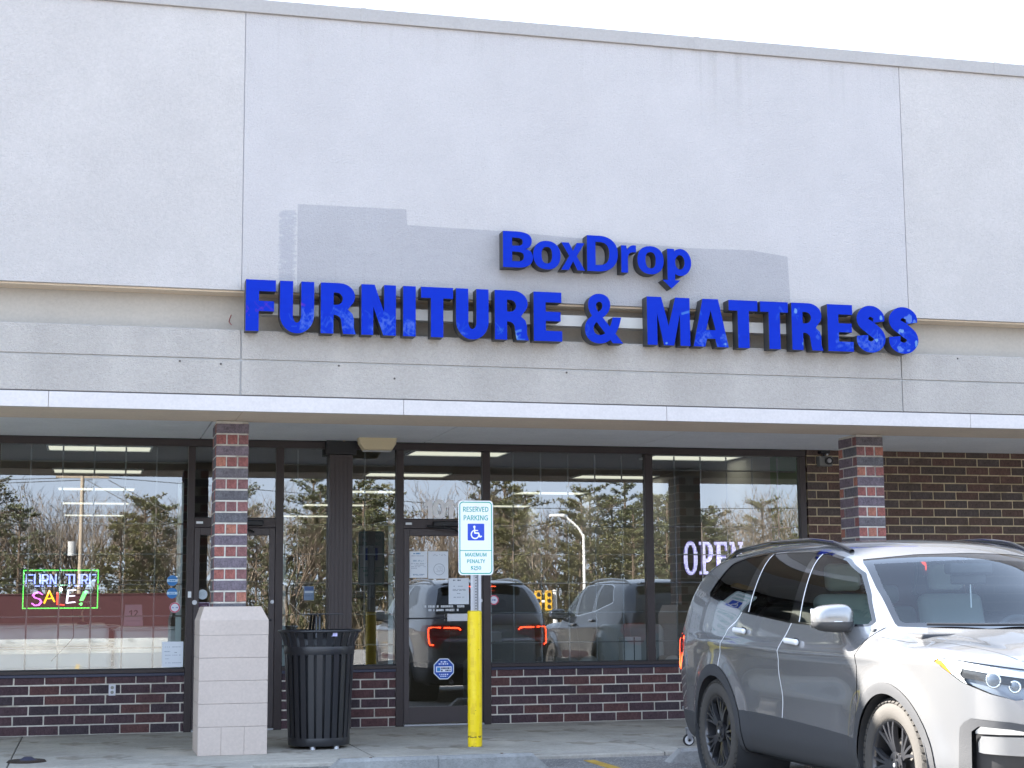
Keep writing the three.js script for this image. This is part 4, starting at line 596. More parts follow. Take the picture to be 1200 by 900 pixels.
function sticker(label, x, y, r, sides, z, draw, name = 'sticker') {
  const g = new THREE.CylinderGeometry(r, r, 0.0016, sides, 1, false, sides === 8 ? Math.PI / 8 : 0).rotateX(Math.PI / 2), p = g.attributes.position, uv = g.attributes.uv;
  for (let i = 0; i < uv.count; i++) uv.setXY(i, p.getX(i) / (2 * r) + 0.5, p.getY(i) / (2 * r) + 0.5);
  const o = mesh(name, g, std(0xffffff, 0.5, { map: canvasTex(128, 128, draw) }), null, [x, y, z], [TILT, 0, 0]); return tag(o, label, 'sticker');
}
const bandSticker = (bg, mid, seed) => (g, w, h) => { const r = rng(seed); g.fillStyle = bg; g.fillRect(0, 0, w, h); g.fillStyle = mid; g.fillRect(0, h * 0.38, w, h * 0.24); scribble(g, r, w * 0.25, w * 0.78, h * 0.45, h * 0.1, bg, 0.9); };
sticker('upper of the two blue round stickers at the right edge of the left window', 0.868, 1.575, 0.056, 32, -0.022, bandSticker('#2f78b8', '#b9d4ea', 21));
sticker('lower of the two blue round stickers at the right edge of the left window', 0.868, 1.443, 0.056, 32, -0.022, bandSticker('#2f78b8', '#b9d4ea', 22));
sticker('red and white round sticker below the blue ones in the left window', 0.9, 1.292, 0.055, 32, -0.022, (g, w, h) => { const r = rng(23); g.fillStyle = '#d9dbe6'; g.fillRect(0, 0, w, h); g.strokeStyle = '#c7405a'; g.lineWidth = 14; g.beginPath(); g.arc(64, 64, 54, 0, 7); g.stroke(); scribble(g, r, 30, 100, 56, 16, '#3d56a8', 0.9); });
sticker('red and white eight sided sticker right of the right door, low on the glass', 4.37, 1.35, 0.058, 8, -0.022, (g, w, h) => { const r = rng(24); g.fillStyle = '#d9dbe6'; g.fillRect(0, 0, w, h); g.strokeStyle = '#c7405a'; g.lineWidth = 14; g.beginPath(); g.arc(64, 64, 54, 0, 7); g.stroke(); scribble(g, r, 30, 100, 56, 16, '#3d56a8', 0.9); });
sticker('pale round sticker on the glass of the left door beside the column', 1.185, 1.428, 0.052, 32, -0.022, (g, w, h) => { const r = rng(25); g.fillStyle = '#b6c2cc'; g.fillRect(0, 0, w, h); for (let i = 0; i < 6; i++) scribble(g, r, 30, 100, 36 + i * 10, 4, '#8b97a2'); });
sticker('blue eight sided sticker low on the right door', 3.8, 0.606, 0.122, 8, -0.0215, (g, w, h) => { const r = rng(26); g.fillStyle = '#dfe6f2'; g.fillRect(0, 0, w, h); g.fillStyle = '#1c4fb4'; g.beginPath(); for (let i = 0; i < 8; i++) g.lineTo(64 + 58 * Math.cos((i + 0.5) * Math.PI / 4), 64 + 58 * Math.sin((i + 0.5) * Math.PI / 4)); g.fill(); scribble(g, r, 46, 84, 20, 8, '#e8eef8', 0.95); scribble(g, r, 34, 94, 32, 8, '#e8eef8', 0.95); g.fillStyle = '#e8eef8'; g.fillRect(18, 50, 92, 32); g.fillStyle = '#3a8fd0'; g.fillRect(24, 55, 20, 22); scribble(g, r, 48, 104, 56, 9, '#1c2f60', 0.95); scribble(g, r, 48, 104, 69, 8, '#1c2f60', 0.9); scribble(g, r, 38, 90, 92, 7, '#e8eef8', 0.95); scribble(g, r, 44, 84, 103, 6, '#e8eef8', 0.9); });
sheet('card_sign', 'small dark purple card below the pale round sticker on the left door', 'card', 1.135, 1.262, 1.28, 1.345, -0.022, 128, 64, (g, w, h) => { g.fillStyle = '#4a3047'; g.fillRect(0, 0, w, h); g.strokeStyle = '#b7b0c4'; g.lineWidth = 6; g.strokeRect(4, 4, w - 8, h - 8); scribble(g, rng(31), 24, 104, 28, 8, '#8e7f92'); });
sheet('card_sign', 'small blue grey card reader sign in the narrow pane right of the left door', 'card', 2.26, 2.37, 1.36, 1.51, -0.022, 96, 128, (g, w, h) => { g.fillStyle = '#6d7f96'; g.fillRect(0, 0, w, h); g.fillStyle = '#4c5f86'; g.fillRect(8, 8, w - 16, 30); g.fillStyle = '#b4c0cc'; g.fillRect(8, 44, w - 16, 18); scribble(g, rng(33), 14, 80, 84, 8, '#52627a'); });
{ // small lettering of the shop hours on the right door
  const tt = thing('door_lettering', 'two lines of small white lettering on the glass of the right door', 'lettering'); const r = rng(66), wm = std(lin(0.6, 0.62, 0.64), 0.6);
  for (const [y, a, b] of [[1.272, 3.575, 4.02], [1.232, 3.63, 3.96]]) { const list = []; let x = a; while (x < b) { const w = 0.01 + r() * 0.012; if (r() < 0.84) list.push(box(x, x + w, y, y + 0.024, -0.0225, -0.021)); x += w + 0.004; } mesh('text_line', merge(list), wm, tt); }
}
{
  const t = thing('street_number', 'white street number on the glass above the right door', 'house number', [3.56, 2.252, -0.0215]); let x = 0;
  for (const ch of '1011') { const s = font.generateShapes(ch, 0.2), g = new THREE.ExtrudeGeometry(s, { depth: 0.0012, bevelEnabled: true, bevelThickness: 0.0004, bevelSize: 0.006, bevelSegments: 1, curveSegments: 8 }); mesh('digit', g, std(lin(0.95, 0.95, 0.95), 0.6), t, [x, 0, 0]); x += 0.118; }
}
// ---------------------------------------------------------------- lit signs in the windows
const glow = (r, g, b, k) => new THREE.MeshStandardMaterial({ color: lin(r * 0.3, g * 0.3, b * 0.3), emissive: lin(r, g, b), emissiveIntensity: k * 0.28, roughness: 0.5 });
const dotGeo = new THREE.OctahedronGeometry(0.0072, 0);
function dots(list) { return merge(list.map(([x, y, z = 0]) => dotGeo.clone().translate(x, y, z))); }
const run = (pts, step) => { const out = []; for (let i = 0; i + 1 < pts.length; i++) { const [a, b] = [pts[i], pts[i + 1]], L = Math.hypot(b[0] - a[0], b[1] - a[1]), n = Math.max(1, Math.round(L / step)); for (let k = 0; k < n; k++) out.push([lerp(a[0], b[0], k / n), lerp(a[1], b[1], k / n)]); } out.push(pts[pts.length - 1]); return out; };
{
  const t = thing('led_sign', 'glowing coloured sale sign with a green dotted border in the left window', 'led sign', [-0.65, 1.29, -0.14]), W = 0.762, H = 0.402;
  mesh('backboard', rbox(-0.008, W + 0.008, -0.008, H + 0.008, -0.016, -0.009, 0.003), phys(lin(0.55, 0.55, 0.6), 0.02, { transmission: 1, thickness: 0 }), t);
  mesh('frame', merge([rbox(-0.014, W + 0.014, -0.014, -0.0085, -0.02, 0.002, 0.002), rbox(-0.014, W + 0.014, H + 0.0085, H + 0.014, -0.02, 0.002, 0.002), rbox(-0.014, -0.0085, -0.008, H + 0.008, -0.02, 0.002, 0.002), rbox(W + 0.0085, W + 0.014, -0.008, H + 0.008, -0.02, 0.002, 0.002)]), M.black, t);
  const q = 0.0145; const dbl = (l, o = 0.008) => [...l, ...l.map(([x, y]) => [x + o, y - o * 0.3])];
  mesh('border_lamps', dots(run([[0.005, 0.005], [W - 0.005, 0.005], [W - 0.005, H - 0.005], [0.005, H - 0.005], [0.005, 0.005]], q)), glow(0.12, 1, 0.12, 1.3), t);
  const seg = { F: [[[0, 0], [0, 1], [0.9, 1]], [[0, 0.5], [0.8, 0.5]]], U: [[[0, 1], [0, 0.15], [0.2, 0], [0.7, 0], [0.9, 0.15], [0.9, 1]]], R: [[[0, 0], [0, 1], [0.7, 1], [0.9, 0.8], [0.9, 0.65], [0.7, 0.5], [0.05, 0.5]], [[0.5, 0.5], [0.95, 0]]], N: [[[0, 0], [0, 1], [0.85, 0], [0.85, 1]]], T: [[[0, 1], [1, 1]], [[0.5, 1], [0.5, 0]]], E: [[[0, 0], [0, 1], [0.9, 1]], [[0, 0.5], [0.8, 0.5]]] };
  const word = (s, x0, y0, w, h, st, gaps = {}) => { let out = []; [...s].forEach((c, i) => { for (const l of seg[c] ?? []) out = out.concat(dbl(run(l.map(([x, y]) => [x0 + i * st + x * w, y0 + y * h]), 0.013))); }); return out; };
  mesh('letters', dots(word('FURN TURE', 0.033, 0.235, 0.062, 0.118, 0.0795)), glow(0.28, 0.34, 1, 1.5), t);
  const oneL = (pts, col, k) => mesh('letter', dots(dbl(run(pts, 0.011), 0.009)), glow(...col, k), t);
  oneL([[0.19, 0.15], [0.16, 0.172], [0.12, 0.165], [0.1, 0.14], [0.12, 0.115], [0.17, 0.1], [0.185, 0.07], [0.16, 0.04], [0.12, 0.035], [0.095, 0.055]], [0.9, 0.16, 1], 1.5);
  oneL([[0.215, 0.06], [0.262, 0.185], [0.315, 0.075]], [1, 0.42, 0.0], 1.4); oneL([[0.235, 0.105], [0.3, 0.11]], [1, 0.42, 0.0], 1.4);
  oneL([[0.345, 0.165], [0.348, 0.045], [0.41, 0.04]], [1, 0.06, 0.03], 1.4);
  oneL([[0.525, 0.195], [0.455, 0.19], [0.44, 0.06], [0.52, 0.068]], [0.9, 0.8, 1], 1.3); oneL([[0.448, 0.13], [0.515, 0.134]], [0.9, 0.8, 1], 1.3);
  oneL([[0.58, 0.085], [0.612, 0.17], [0.642, 0.18], [0.6, 0.09], [0.58, 0.085]], [0.15, 1, 0.2], 1.4); oneL([[0.575, 0.048], [0.592, 0.055], [0.585, 0.036], [0.575, 0.048]], [0.15, 1, 0.2], 1.4);
  mesh('cable', tube([[0.5, -0.01, -0.01], [0.52, -0.3, -0.1], [0.3, -0.55, -0.3]], 0.004, 20, 5), M.black, t);
  const pl = new THREE.PointLight(lin(0.4, 1, 0.6), 0.02); pl.position.set(-0.27, 1.49, -0.1); pl.name = 'led_glow'; scene.add(pl);
}
{
  const t = thing('open_sign', 'white glowing open sign in the right window, partly behind the silver car', 'led sign', [6.672, 1.63, -0.15]);
  const font2 = await new FontLoader().loadAsync('fonts/droid/droid_serif_bold.typeface.json'), back = [];
  let x = 0; const lg = glow(0.86, 0.84, 1, 0.75), hg = glow(0.40, 0.33, 0.85, 0.30);
  for (const c of 'OPEN') {
    const s = font2.generateShapes(c, 0.372), bb = new THREE.Box2(); for (const q of s) for (const v of q.getPoints(8)) bb.expandByPoint(v);
    const g = new THREE.ExtrudeGeometry(s, { depth: 0.012, bevelEnabled: true, bevelThickness: 0.001, bevelSize: 0.007, bevelSegments: 1, curveSegments: 10 }); const sx = 0.163 / (bb.max.x - bb.min.x); g.scale(sx, 1, 1); g.translate(x - bb.min.x * sx, 0.002, -0.014);
    const L = mesh('letter', g, hg, t);
    // rows of lamps on the letter
    const list = [], inside = (px, py) => { let n = 0; for (const q of s) { const { shape, holes } = q.extractPoints(10); for (const P of [shape, ...holes]) { let w = false; for (let i = 0, j = P.length - 1; i < P.length; j = i++) if ((P[i].y > py) !== (P[j].y > py) && px < (P[j].x - P[i].x) * (py - P[i].y) / (P[j].y - P[i].y) + P[i].x) w = !w; if (w) n++; } } return n % 2; };
    for (let yy = bb.min.y + 0.008; yy < bb.max.y; yy += 0.0155) for (let xx = bb.min.x + 0.006; xx < bb.max.x; xx += 0.0155 / sx) if (inside(xx, yy)) list.push([x + (xx - bb.min.x) * sx, yy + 0.002, 0.002]);
    mesh('lamp_dots', dots(list), lg, L); x += 0.19;
  }
  mesh('bar', rbox(0, 0.73, 0.262, 0.272, -0.03, -0.015, 0.002), M.dark, t);
  const pl = new THREE.PointLight(lin(0.7, 0.65, 1), 0.02); pl.position.set(7.03, 1.77, -0.08); pl.name = 'open_glow'; scene.add(pl);
}
// ---------------------------------------------------------------- the sport utility car
// Body: an implicit shape (side outline, plan outline and section joined with rounded edges), sampled along rays and cut into its panels.
const pl1 = (pts) => (x) => { // smooth monotone interpolation through points
  const n = pts.length; if (x <= pts[0][0]) return pts[0][1]; if (x >= pts[n - 1][0]) return pts[n - 1][1];
  let i = 0; while (x > pts[i + 1][0]) i++;
  const sl = (k) => (pts[k + 1][1] - pts[k][1]) / (pts[k + 1][0] - pts[k][0]), tan = (k) => { if (k <= 0) return sl(0); if (k >= n - 1) return sl(n - 2); const a = sl(k - 1), b = sl(k); return a * b <= 0 ? 0 : 2 * a * b / (a + b); };
  const h = pts[i + 1][0] - pts[i][0], t = (x - pts[i][0]) / h, m0 = tan(i) * h, m1 = tan(i + 1) * h, t2 = t * t, t3 = t2 * t;
  return (2 * t3 - 3 * t2 + 1) * pts[i][1] + (t3 - 2 * t2 + t) * m0 + (-2 * t3 + 3 * t2) * pts[i + 1][1] + (t3 - t2) * m1;
};
const car = {
  top: pl1([[-2.3, 1.63], [-2.05, 1.69], [-1.6, 1.745], [-0.9, 1.772], [-0.2, 1.762], [0.3, 1.715], [0.62, 1.632], [1.0, 1.425], [1.42, 1.17], [1.6, 1.135], [1.95, 1.085], [2.2, 1.015], [2.4, 0.93]]),
  rear: pl1([[0.25, -2.4], [0.36, -2.52], [0.5, -2.62], [0.66, -2.66], [0.84, -2.66], [0.92, -2.615], [1.05, -2.6], [1.2, -2.53], [1.45, -2.32], [1.66, -2.09], [1.8, -1.95]]),
  front: pl1([[0.2, 2.12], [0.34, 2.26], [0.5, 2.33], [0.66, 2.35], [0.82, 2.335], [0.95, 2.29], [1.02, 2.2], [1.1, 2.0], [1.3, 1.6]]),
  width: pl1([[0.2, 0.86], [0.3, 0.93], [0.44, 0.968], [0.56, 0.972], [0.72, 0.982], [0.9, 0.99], [1.0, 0.992], [1.07, 0.978], [1.2, 0.948], [1.35, 0.911], [1.5, 0.858], [1.62, 0.795], [1.72, 0.725], [1.82, 0.64]]),
  plan: pl1([[-2.7, 0.68], [-2.6, 0.80], [-2.4, 0.895], [-2.1, 0.952], [-1.5, 0.99], [-0.5, 1.0], [0.8, 1.0], [1.42, 1.0], [1.7, 0.982], [1.95, 0.925], [2.15, 0.825], [2.28, 0.68], [2.36, 0.5], [2.44, 0.3]]),
};
const ZR = -1.415, ZF = 1.32, HUB = 0.388;
const smax = (a, b, k) => { const h = Math.max(k - Math.abs(a - b), 0) / k; return Math.max(a, b) + h * h * k * 0.25; };
function carField(x, y, z) {
  const ax = Math.abs(x), zz = z + 0.5 * x * x * sstep(-0.2, 0.4, z) * (1 - sstep(1.25, 1.75, z));
  let w = car.width(y) * car.plan(z);
  for (const zh of [ZR, ZF]) { const d = Math.hypot(z - zh, y - HUB); w += 0.026 * (1 - sstep(0.44, 0.62, d)); }
  w += 0.014 * Math.exp(-(((y - 1.005 - 0.03 * (z < 0 ? -z : 0)) / 0.035) ** 2)) * sstep(-2.2, -1.7, z) * (1 - sstep(0.9, 1.5, z)) - 0.020 * Math.exp(-(((y - 0.70) / 0.12) ** 2)) * sstep(-1, -0.6, z) * (1 - sstep(0.6, 0.95, z));
  const A = (ax - w) * 0.95, T = car.top(zz), s = (car.top(zz + 0.02) - car.top(zz - 0.02)) / 0.04;
  const hood = sstep(1.3, 1.55, zz), Bt = (y - (T - (0.075 * (1 - hood) + 0.085 * hood) * x * x + hood * 0.022 * sstep(0.52, 0.72, ax) * (1 - sstep(2.0, 2.3, z)))) / Math.hypot(1, s);
  const rz = car.rear(y) + 0.10 * x * x * 1.2, R = (rz - z) * 0.93, fz = car.front(y) - 0.12 * x * x, F = (z - fz) * 0.96;
  let f = smax(A, Bt, lerp(0.13, 0.07, hood));
  f = smax(f, R, 0.13); f = smax(f, F, 0.12); f = smax(f, 0.27 - y, 0.06);
  return f;
}
function carNormal(x, y, z, out) { const e = 0.004; out.set(carField(x + e, y, z) - carField(x - e, y, z), carField(x, y + e, z) - carField(x, y - e, z), carField(x, y, z + e) - carField(x, y, z - e)).normalize(); }
const v3 = new THREE.Vector3();
function carSurface() {
  const CY = 0.82, ZA = -1.95, ZB = 1.7, NP = 200, rows = [];
  const capR = 34, capF = 34, mid = 150;
  for (let i = 1; i <= capR; i++) { const t = i / capR * Math.PI / 2; rows.push([ZA, -Math.cos(t), Math.sin(t)]); }
  for (let i = 1; i < mid; i++) rows.push([lerp(ZA, ZB, i / mid), 0, 1]);
  for (let i = 0; i < capF; i++) { const t = i / capF * Math.PI / 2; rows.push([ZB, Math.sin(t), Math.cos(t)]); }
  const pos = [], nor = [], idx = [];
  for (const [z0, dz, dr] of rows) for (let j = 0; j < NP; j++) {
    const a = (j / NP) * 2 * Math.PI, dx = Math.sin(a) * dr, dy = Math.cos(a) * dr; let lo = 0, hi = 2.2;
    for (let k = 0; k < 26; k++) { const m = (lo + hi) / 2; if (carField(dx * m, CY + dy * m, z0 + dz * m) < 0) lo = m; else hi = m; }
    const x = dx * lo, y = CY + dy * lo, z = z0 + dz * lo; pos.push(x, y, z); carNormal(x, y, z, v3); nor.push(v3.x, v3.y, v3.z);
  }
  for (let i = 0; i + 1 < rows.length; i++) for (let j = 0; j < NP; j++) { const a = i * NP + j, b = i * NP + (j + 1) % NP, c = a + NP, d = b + NP; idx.push(a, d, b, a, c, d); }
  // caps
  for (const [end, z0, dz, base] of [[0, ZA, -1, 0], [1, ZB, 1, (rows.length - 1) * NP]]) { let lo = 0, hi = 2; for (let k = 0; k < 26; k++) { const m = (lo + hi) / 2; if (carField(0, CY, z0 + dz * m) < 0) lo = m; else hi = m; } const n = pos.length / 3; pos.push(0, CY, z0 + dz * lo); nor.push(0, 0, dz); for (let j = 0; j < NP; j++) { const a = base + j, b = base + (j + 1) % NP; end ? idx.push(b, a, n) : idx.push(a, b, n); } }
  return { pos, nor, idx };
}
// cut a surface where a function of the point changes sign: [negative side, positive side]
function split(s, fn) {
  const n = s.pos.length / 3, f = new Float32Array(n);
  for (let i = 0; i < n; i++) { f[i] = fn(s.pos[3 * i], s.pos[3 * i + 1], s.pos[3 * i + 2], s.nor[3 * i], s.nor[3 * i + 1], s.nor[3 * i + 2]); if (f[i] === 0) f[i] = 1e-9; }
  const mk = () => ({ pos: [], nor: [], idx: [], map: new Map() }), out = [mk(), mk()];
  const vert = (o, i) => { let k = o.map.get(i); if (k === undefined) { k = o.pos.length / 3; o.map.set(i, k); for (let c = 0; c < 3; c++) { o.pos.push(s.pos[3 * i + c]); o.nor.push(s.nor[3 * i + c]); } } return k; };
  const cutv = (o, i, j) => { const key = i < j ? i * n + j + 0.5 : j * n + i + 0.5; let k = o.map.get(key); if (k === undefined) { const t = f[i] / (f[i] - f[j]); k = o.pos.length / 3; o.map.set(key, k); for (let c = 0; c < 3; c++) { o.pos.push(lerp(s.pos[3 * i + c], s.pos[3 * j + c], t)); o.nor.push(lerp(s.nor[3 * i + c], s.nor[3 * j + c], t)); } } return k; };
  for (let q = 0; q < s.idx.length; q += 3) {
    const T = [s.idx[q], s.idx[q + 1], s.idx[q + 2]], neg = T.filter((i) => f[i] < 0).length;
    if (neg === 0 || neg === 3) { const o = out[neg ? 0 : 1]; o.idx.push(...T.map((i) => vert(o, i))); continue; }
    const odd = neg === 1 ? T.findIndex((i) => f[i] < 0) : T.findIndex((i) => f[i] >= 0), a = T[odd], b = T[(odd + 1) % 3], c = T[(odd + 2) % 3], o1 = out[neg === 1 ? 0 : 1], o2 = out[neg === 1 ? 1 : 0];
    o1.idx.push(vert(o1, a), cutv(o1, a, b), cutv(o1, a, c)); const ab = cutv(o2, a, b), ac = cutv(o2, a, c); o2.idx.push(ab, vert(o2, b), vert(o2, c), ab, vert(o2, c), ac);
  }
  return out;
}
function toGeo(s, off = 0) {
  const g = new THREE.BufferGeometry(), p = new Float32Array(s.pos); const nn = new Float32Array(s.nor);
  for (let i = 0; i < p.length; i += 3) { const L = Math.hypot(nn[i], nn[i + 1], nn[i + 2]) || 1; for (let c = 0; c < 3; c++) { nn[i + c] /= L; p[i + c] += off * nn[i + c]; } }
  g.setAttribute('position', new THREE.BufferAttribute(p, 3)); g.setAttribute('normal', new THREE.BufferAttribute(nn, 3)); g.setIndex([...s.idx]);
  const uv = new Float32Array(p.length / 3 * 2); for (let i = 0; i < uv.length / 2; i++) { uv[2 * i] = p[3 * i + 2]; uv[2 * i + 1] = p[3 * i + 1]; } g.setAttribute('uv', new THREE.BufferAttribute(uv, 2));
  return g;
}
// signed distance to a polygon, negative inside
const polyDist = (P, rad = 0) => (x, y) => { let d = 1e9, s = 1; for (let i = 0, j = P.length - 1; i < P.length; j = i++) { const ex = P[j][0] - P[i][0], ey = P[j][1] - P[i][1], wx = x - P[i][0], wy = y - P[i][1], t = clamp((wx * ex + wy * ey) / (ex * ex + ey * ey), 0, 1); d = Math.min(d, Math.hypot(wx - ex * t, wy - ey * t)); const c1 = y >= P[i][1], c2 = y < P[j][1], c3 = ex * wy > ey * wx; if ((c1 && c2 && c3) || (!c1 && !c2 && !c3)) s = -s; } return s * d - rad; };
const lineDist = (P) => (x, y) => { let d = 1e9; for (let i = 0; i + 1 < P.length; i++) { const ex = P[i + 1][0] - P[i][0], ey = P[i + 1][1] - P[i][1], wx = x - P[i][0], wy = y - P[i][1], t = clamp((wx * ex + wy * ey) / (ex * ex + ey * ey), 0, 1), q = Math.hypot(wx - ex * t, wy - ey * t); if (q < Math.abs(d)) d = q; } return d; };
// signed offset from an open line, for cutting narrow strips
const sideDist = (P) => (x, y) => { let d = 1e9, sg = 1; for (let i = 0; i + 1 < P.length; i++) { const ex = P[i + 1][0] - P[i][0], ey = P[i + 1][1] - P[i][1], wx = x - P[i][0], wy = y - P[i][1], t = clamp((wx * ex + wy * ey) / (ex * ex + ey * ey), 0, 1), q = Math.hypot(wx - ex * t, wy - ey * t); if (q < d) { d = q; sg = ex * wy - ey * wx > 0 ? 1 : -1; } } return sg * d; };
const join = (a, b) => { const n = a.pos.length / 3; return { pos: a.pos.concat(b.pos), nor: a.nor.concat(b.nor), idx: a.idx.concat(b.idx.map((i) => i + n)) }; };
const shrinkP = (P, d) => { const c = P.reduce((s, p) => [s[0] + p[0] / P.length, s[1] + p[1] / P.length], [0, 0]); return P; };

const paintFlake = dataTex(256, (u, v) => grey(128 + 90 * (nGrit(u, v) - 0.5)), false, 0.05);
const carMats = (o) => ({
  paint: phys(o.paint, o.rough ?? 0.34, { metalness: o.metal ?? 0.55, clearcoat: 1, clearcoatRoughness: 0.03 }),
  clad: std(lin(0.043, 0.044, 0.048), 0.6, { bumpMap: bumpGrit, bumpScale: 0.0006 }), gloss: phys(lin(0.006, 0.006, 0.007), 0.08, { clearcoat: 1 }),
  chrome: phys(lin(0.75, 0.76, 0.77), 0.12, { metalness: 1 }), dark: M.black, seam: std(lin(0.01, 0.01, 0.011), 0.8),
  tint: phys(lin(0.06, 0.063, 0.066), 0, { transmission: 1, thickness: 0, ior: 1.52 }), clear: phys(lin(0.72, 0.84, 0.81), 0, { transmission: 1, thickness: 0, ior: 1.52 }), screen: phys(lin(0.66, 0.74, 0.76), 0, { transmission: 1, thickness: 0, ior: 1.6 }),
  lens: phys(lin(0.9, 0.93, 0.95), 0, { transmission: 1, thickness: 0, ior: 1.5 }), lampBox: std(lin(0.22, 0.25, 0.30), 0.35, { metalness: 0.3 }), amber: phys(lin(0.75, 0.30, 0.03), 0.15, { clearcoat: 1 }), red: phys(lin(0.25, 0.006, 0.012), 0.08, { clearcoat: 1 }),
  lit: o.lit ? new THREE.MeshStandardMaterial({ color: lin(0.4, 0.03, 0.01), emissive: lin(1, 0.07, 0.02), emissiveIntensity: 1.5 }) : phys(lin(0.35, 0.01, 0.015), 0.1, { clearcoat: 1 }),
  tyre: std(o.tyre ?? lin(0.045, 0.042, 0.04), 0.85, { bumpMap: bumpGrit, bumpScale: 0.0015 }), rim: phys(o.rim ?? lin(0.045, 0.045, 0.05), 0.32, { metalness: 0.6, clearcoat: 0.4 }), hub: std(lin(0.5, 0.5, 0.5), 0.4), cloth: std(lin(0.34, 0.37, 0.36), 0.9), trim: std(lin(0.05, 0.052, 0.055), 0.8), guard: phys(lin(0.82, 0.82, 0.84), 0.3, { clearcoat: 1 }),
});
function wheelGeos() {
  const R = HUB, W = 0.225, T = [], prof = [[0.262, -W / 2 + 0.014], [0.275, -W / 2 + 0.002], [0.31, -W / 2 - 0.006], [0.345, -W / 2 + 0.003], [R - 0.022, -W / 2 + 0.018], [R - 0.009, -W / 2 + 0.034], [R - 0.009, W / 2 - 0.034], [R - 0.022, W / 2 - 0.018], [0.345, W / 2 - 0.003], [0.31, W / 2 + 0.006], [0.275, W / 2 - 0.002], [0.262, W / 2 - 0.014]];
  const carcass = new THREE.LatheGeometry(prof.map((p) => new THREE.Vector2(p[0], p[1])), 72); carcass.rotateZ(Math.PI / 2);
  const blocks = [], rib = (x0, x1, n, sk, h = 0.010) => { for (let k = 0; k < n; k++) { const a0 = k / n * 2 * Math.PI, g = new THREE.BoxGeometry(x1 - x0, h, 2 * Math.PI * R / n * 0.8); g.translate((x0 + x1) / 2, R - 0.0055, 0); g.applyMatrix4(new THREE.Matrix4().makeRotationX(a0 + sk)); blocks.push(g); } };
  rib(-0.082, -0.05, 54, 0); rib(-0.042, -0.012, 48, 0.03); rib(-0.005, 0.026, 48, 0.06); rib(0.034, 0.055, 48, 0.02); rib(0.06, 0.085, 54, 0.04);
  for (let k = 0; k < 54; k++) for (const s of [-1, 1]) { const g = new THREE.BoxGeometry(0.03, 0.012, 0.03); g.rotateZ(-s * 0.75); g.translate(s * 0.097, R - 0.02, 0); g.applyMatrix4(new THREE.Matrix4().makeRotationX(k / 54 * 2 * Math.PI)); blocks.push(g); }
  const tread = merge(blocks);
  // rim: outer side at -x
  const barrel = new THREE.LatheGeometry([[0.268, -0.105], [0.262, -0.112], [0.254, -0.108], [0.25, -0.09], [0.238, -0.06], [0.23, 0.09], [0.262, 0.105]].map((p) => new THREE.Vector2(...p)), 64); barrel.rotateZ(Math.PI / 2);
  const spokes = []; for (let k = 0; k < 5; k++) for (const [s, r1, w0, w1] of [[-0.34, 0.25, 0.021, 0.016], [-0.115, 0.252, 0.022, 0.014], [0.115, 0.252, 0.022, 0.014], [0.34, 0.25, 0.021, 0.016]]) {
    const a0 = k * 2 * Math.PI / 5 + s * 0.35, a1 = k * 2 * Math.PI / 5 + s * 1.15, n = 6, pos = [];
    const P = (i, side, face) => { const t = i / n, r = lerp(0.05, r1, t), a = lerp(a0, a1, Math.pow(t, 1.1)), w = lerp(w0, w1, t) / 2, x = -0.072 - 0.028 * Math.sin(t * 1.5) + (face ? 0.03 : 0); const c = [r * Math.sin(a), r * Math.cos(a)], d = [Math.cos(a), -Math.sin(a)]; return [x, c[1] + side * w * (face ? 1.25 : 1) * d[1], c[0] + side * w * (face ? 1.25 : 1) * d[0]]; };
    const q = (A, B2, C2, D2) => pos.push(...A, ...B2, ...C2, ...A, ...C2, ...D2);
    for (let i = 0; i < n; i++) { q(P(i, -1, 0), P(i, 1, 0), P(i + 1, 1, 0), P(i + 1, -1, 0)); q(P(i, 1, 0), P(i, 1, 1), P(i + 1, 1, 1), P(i + 1, 1, 0)); q(P(i, -1, 1), P(i, -1, 0), P(i + 1, -1, 0), P(i + 1, -1, 1)); }
    const g = new THREE.BufferGeometry(); g.setAttribute('position', new THREE.Float32BufferAttribute(pos, 3)); g.computeVertexNormals(); g.setAttribute('uv', new THREE.Float32BufferAttribute(new Float32Array(pos.length / 3 * 2), 2)); spokes.push(g);
  }
  const face = new THREE.CylinderGeometry(0.078, 0.07, 0.03, 32).rotateZ(Math.PI / 2).translate(-0.072, 0, 0);
  const cap = new THREE.CylinderGeometry(0.033, 0.033, 0.012, 24).rotateZ(Math.PI / 2).translate(-0.09, 0, 0), mark = new THREE.CylinderGeometry(0.013, 0.013, 0.004, 12).rotateZ(Math.PI / 2).translate(-0.098, 0, 0);
  const nuts = merge(Array.from({ length: 5 }, (_, k) => new THREE.CylinderGeometry(0.011, 0.011, 0.02, 6).rotateZ(Math.PI / 2).translate(-0.084, 0.054 * Math.cos(k * 1.2566 + 0.6), 0.054 * Math.sin(k * 1.2566 + 0.6))));
  const disc = new THREE.CylinderGeometry(0.165, 0.165, 0.02, 40).rotateZ(Math.PI / 2).translate(-0.005, 0, 0);
  return { carcass, tread, barrel, spokes: merge(spokes), face, cap, mark, nuts, disc };
}
const WG = wheelGeos();
const bodySurf = carSurface();
const sideOf = (n) => (x, y, z, nx) => 0;
const SH = {};
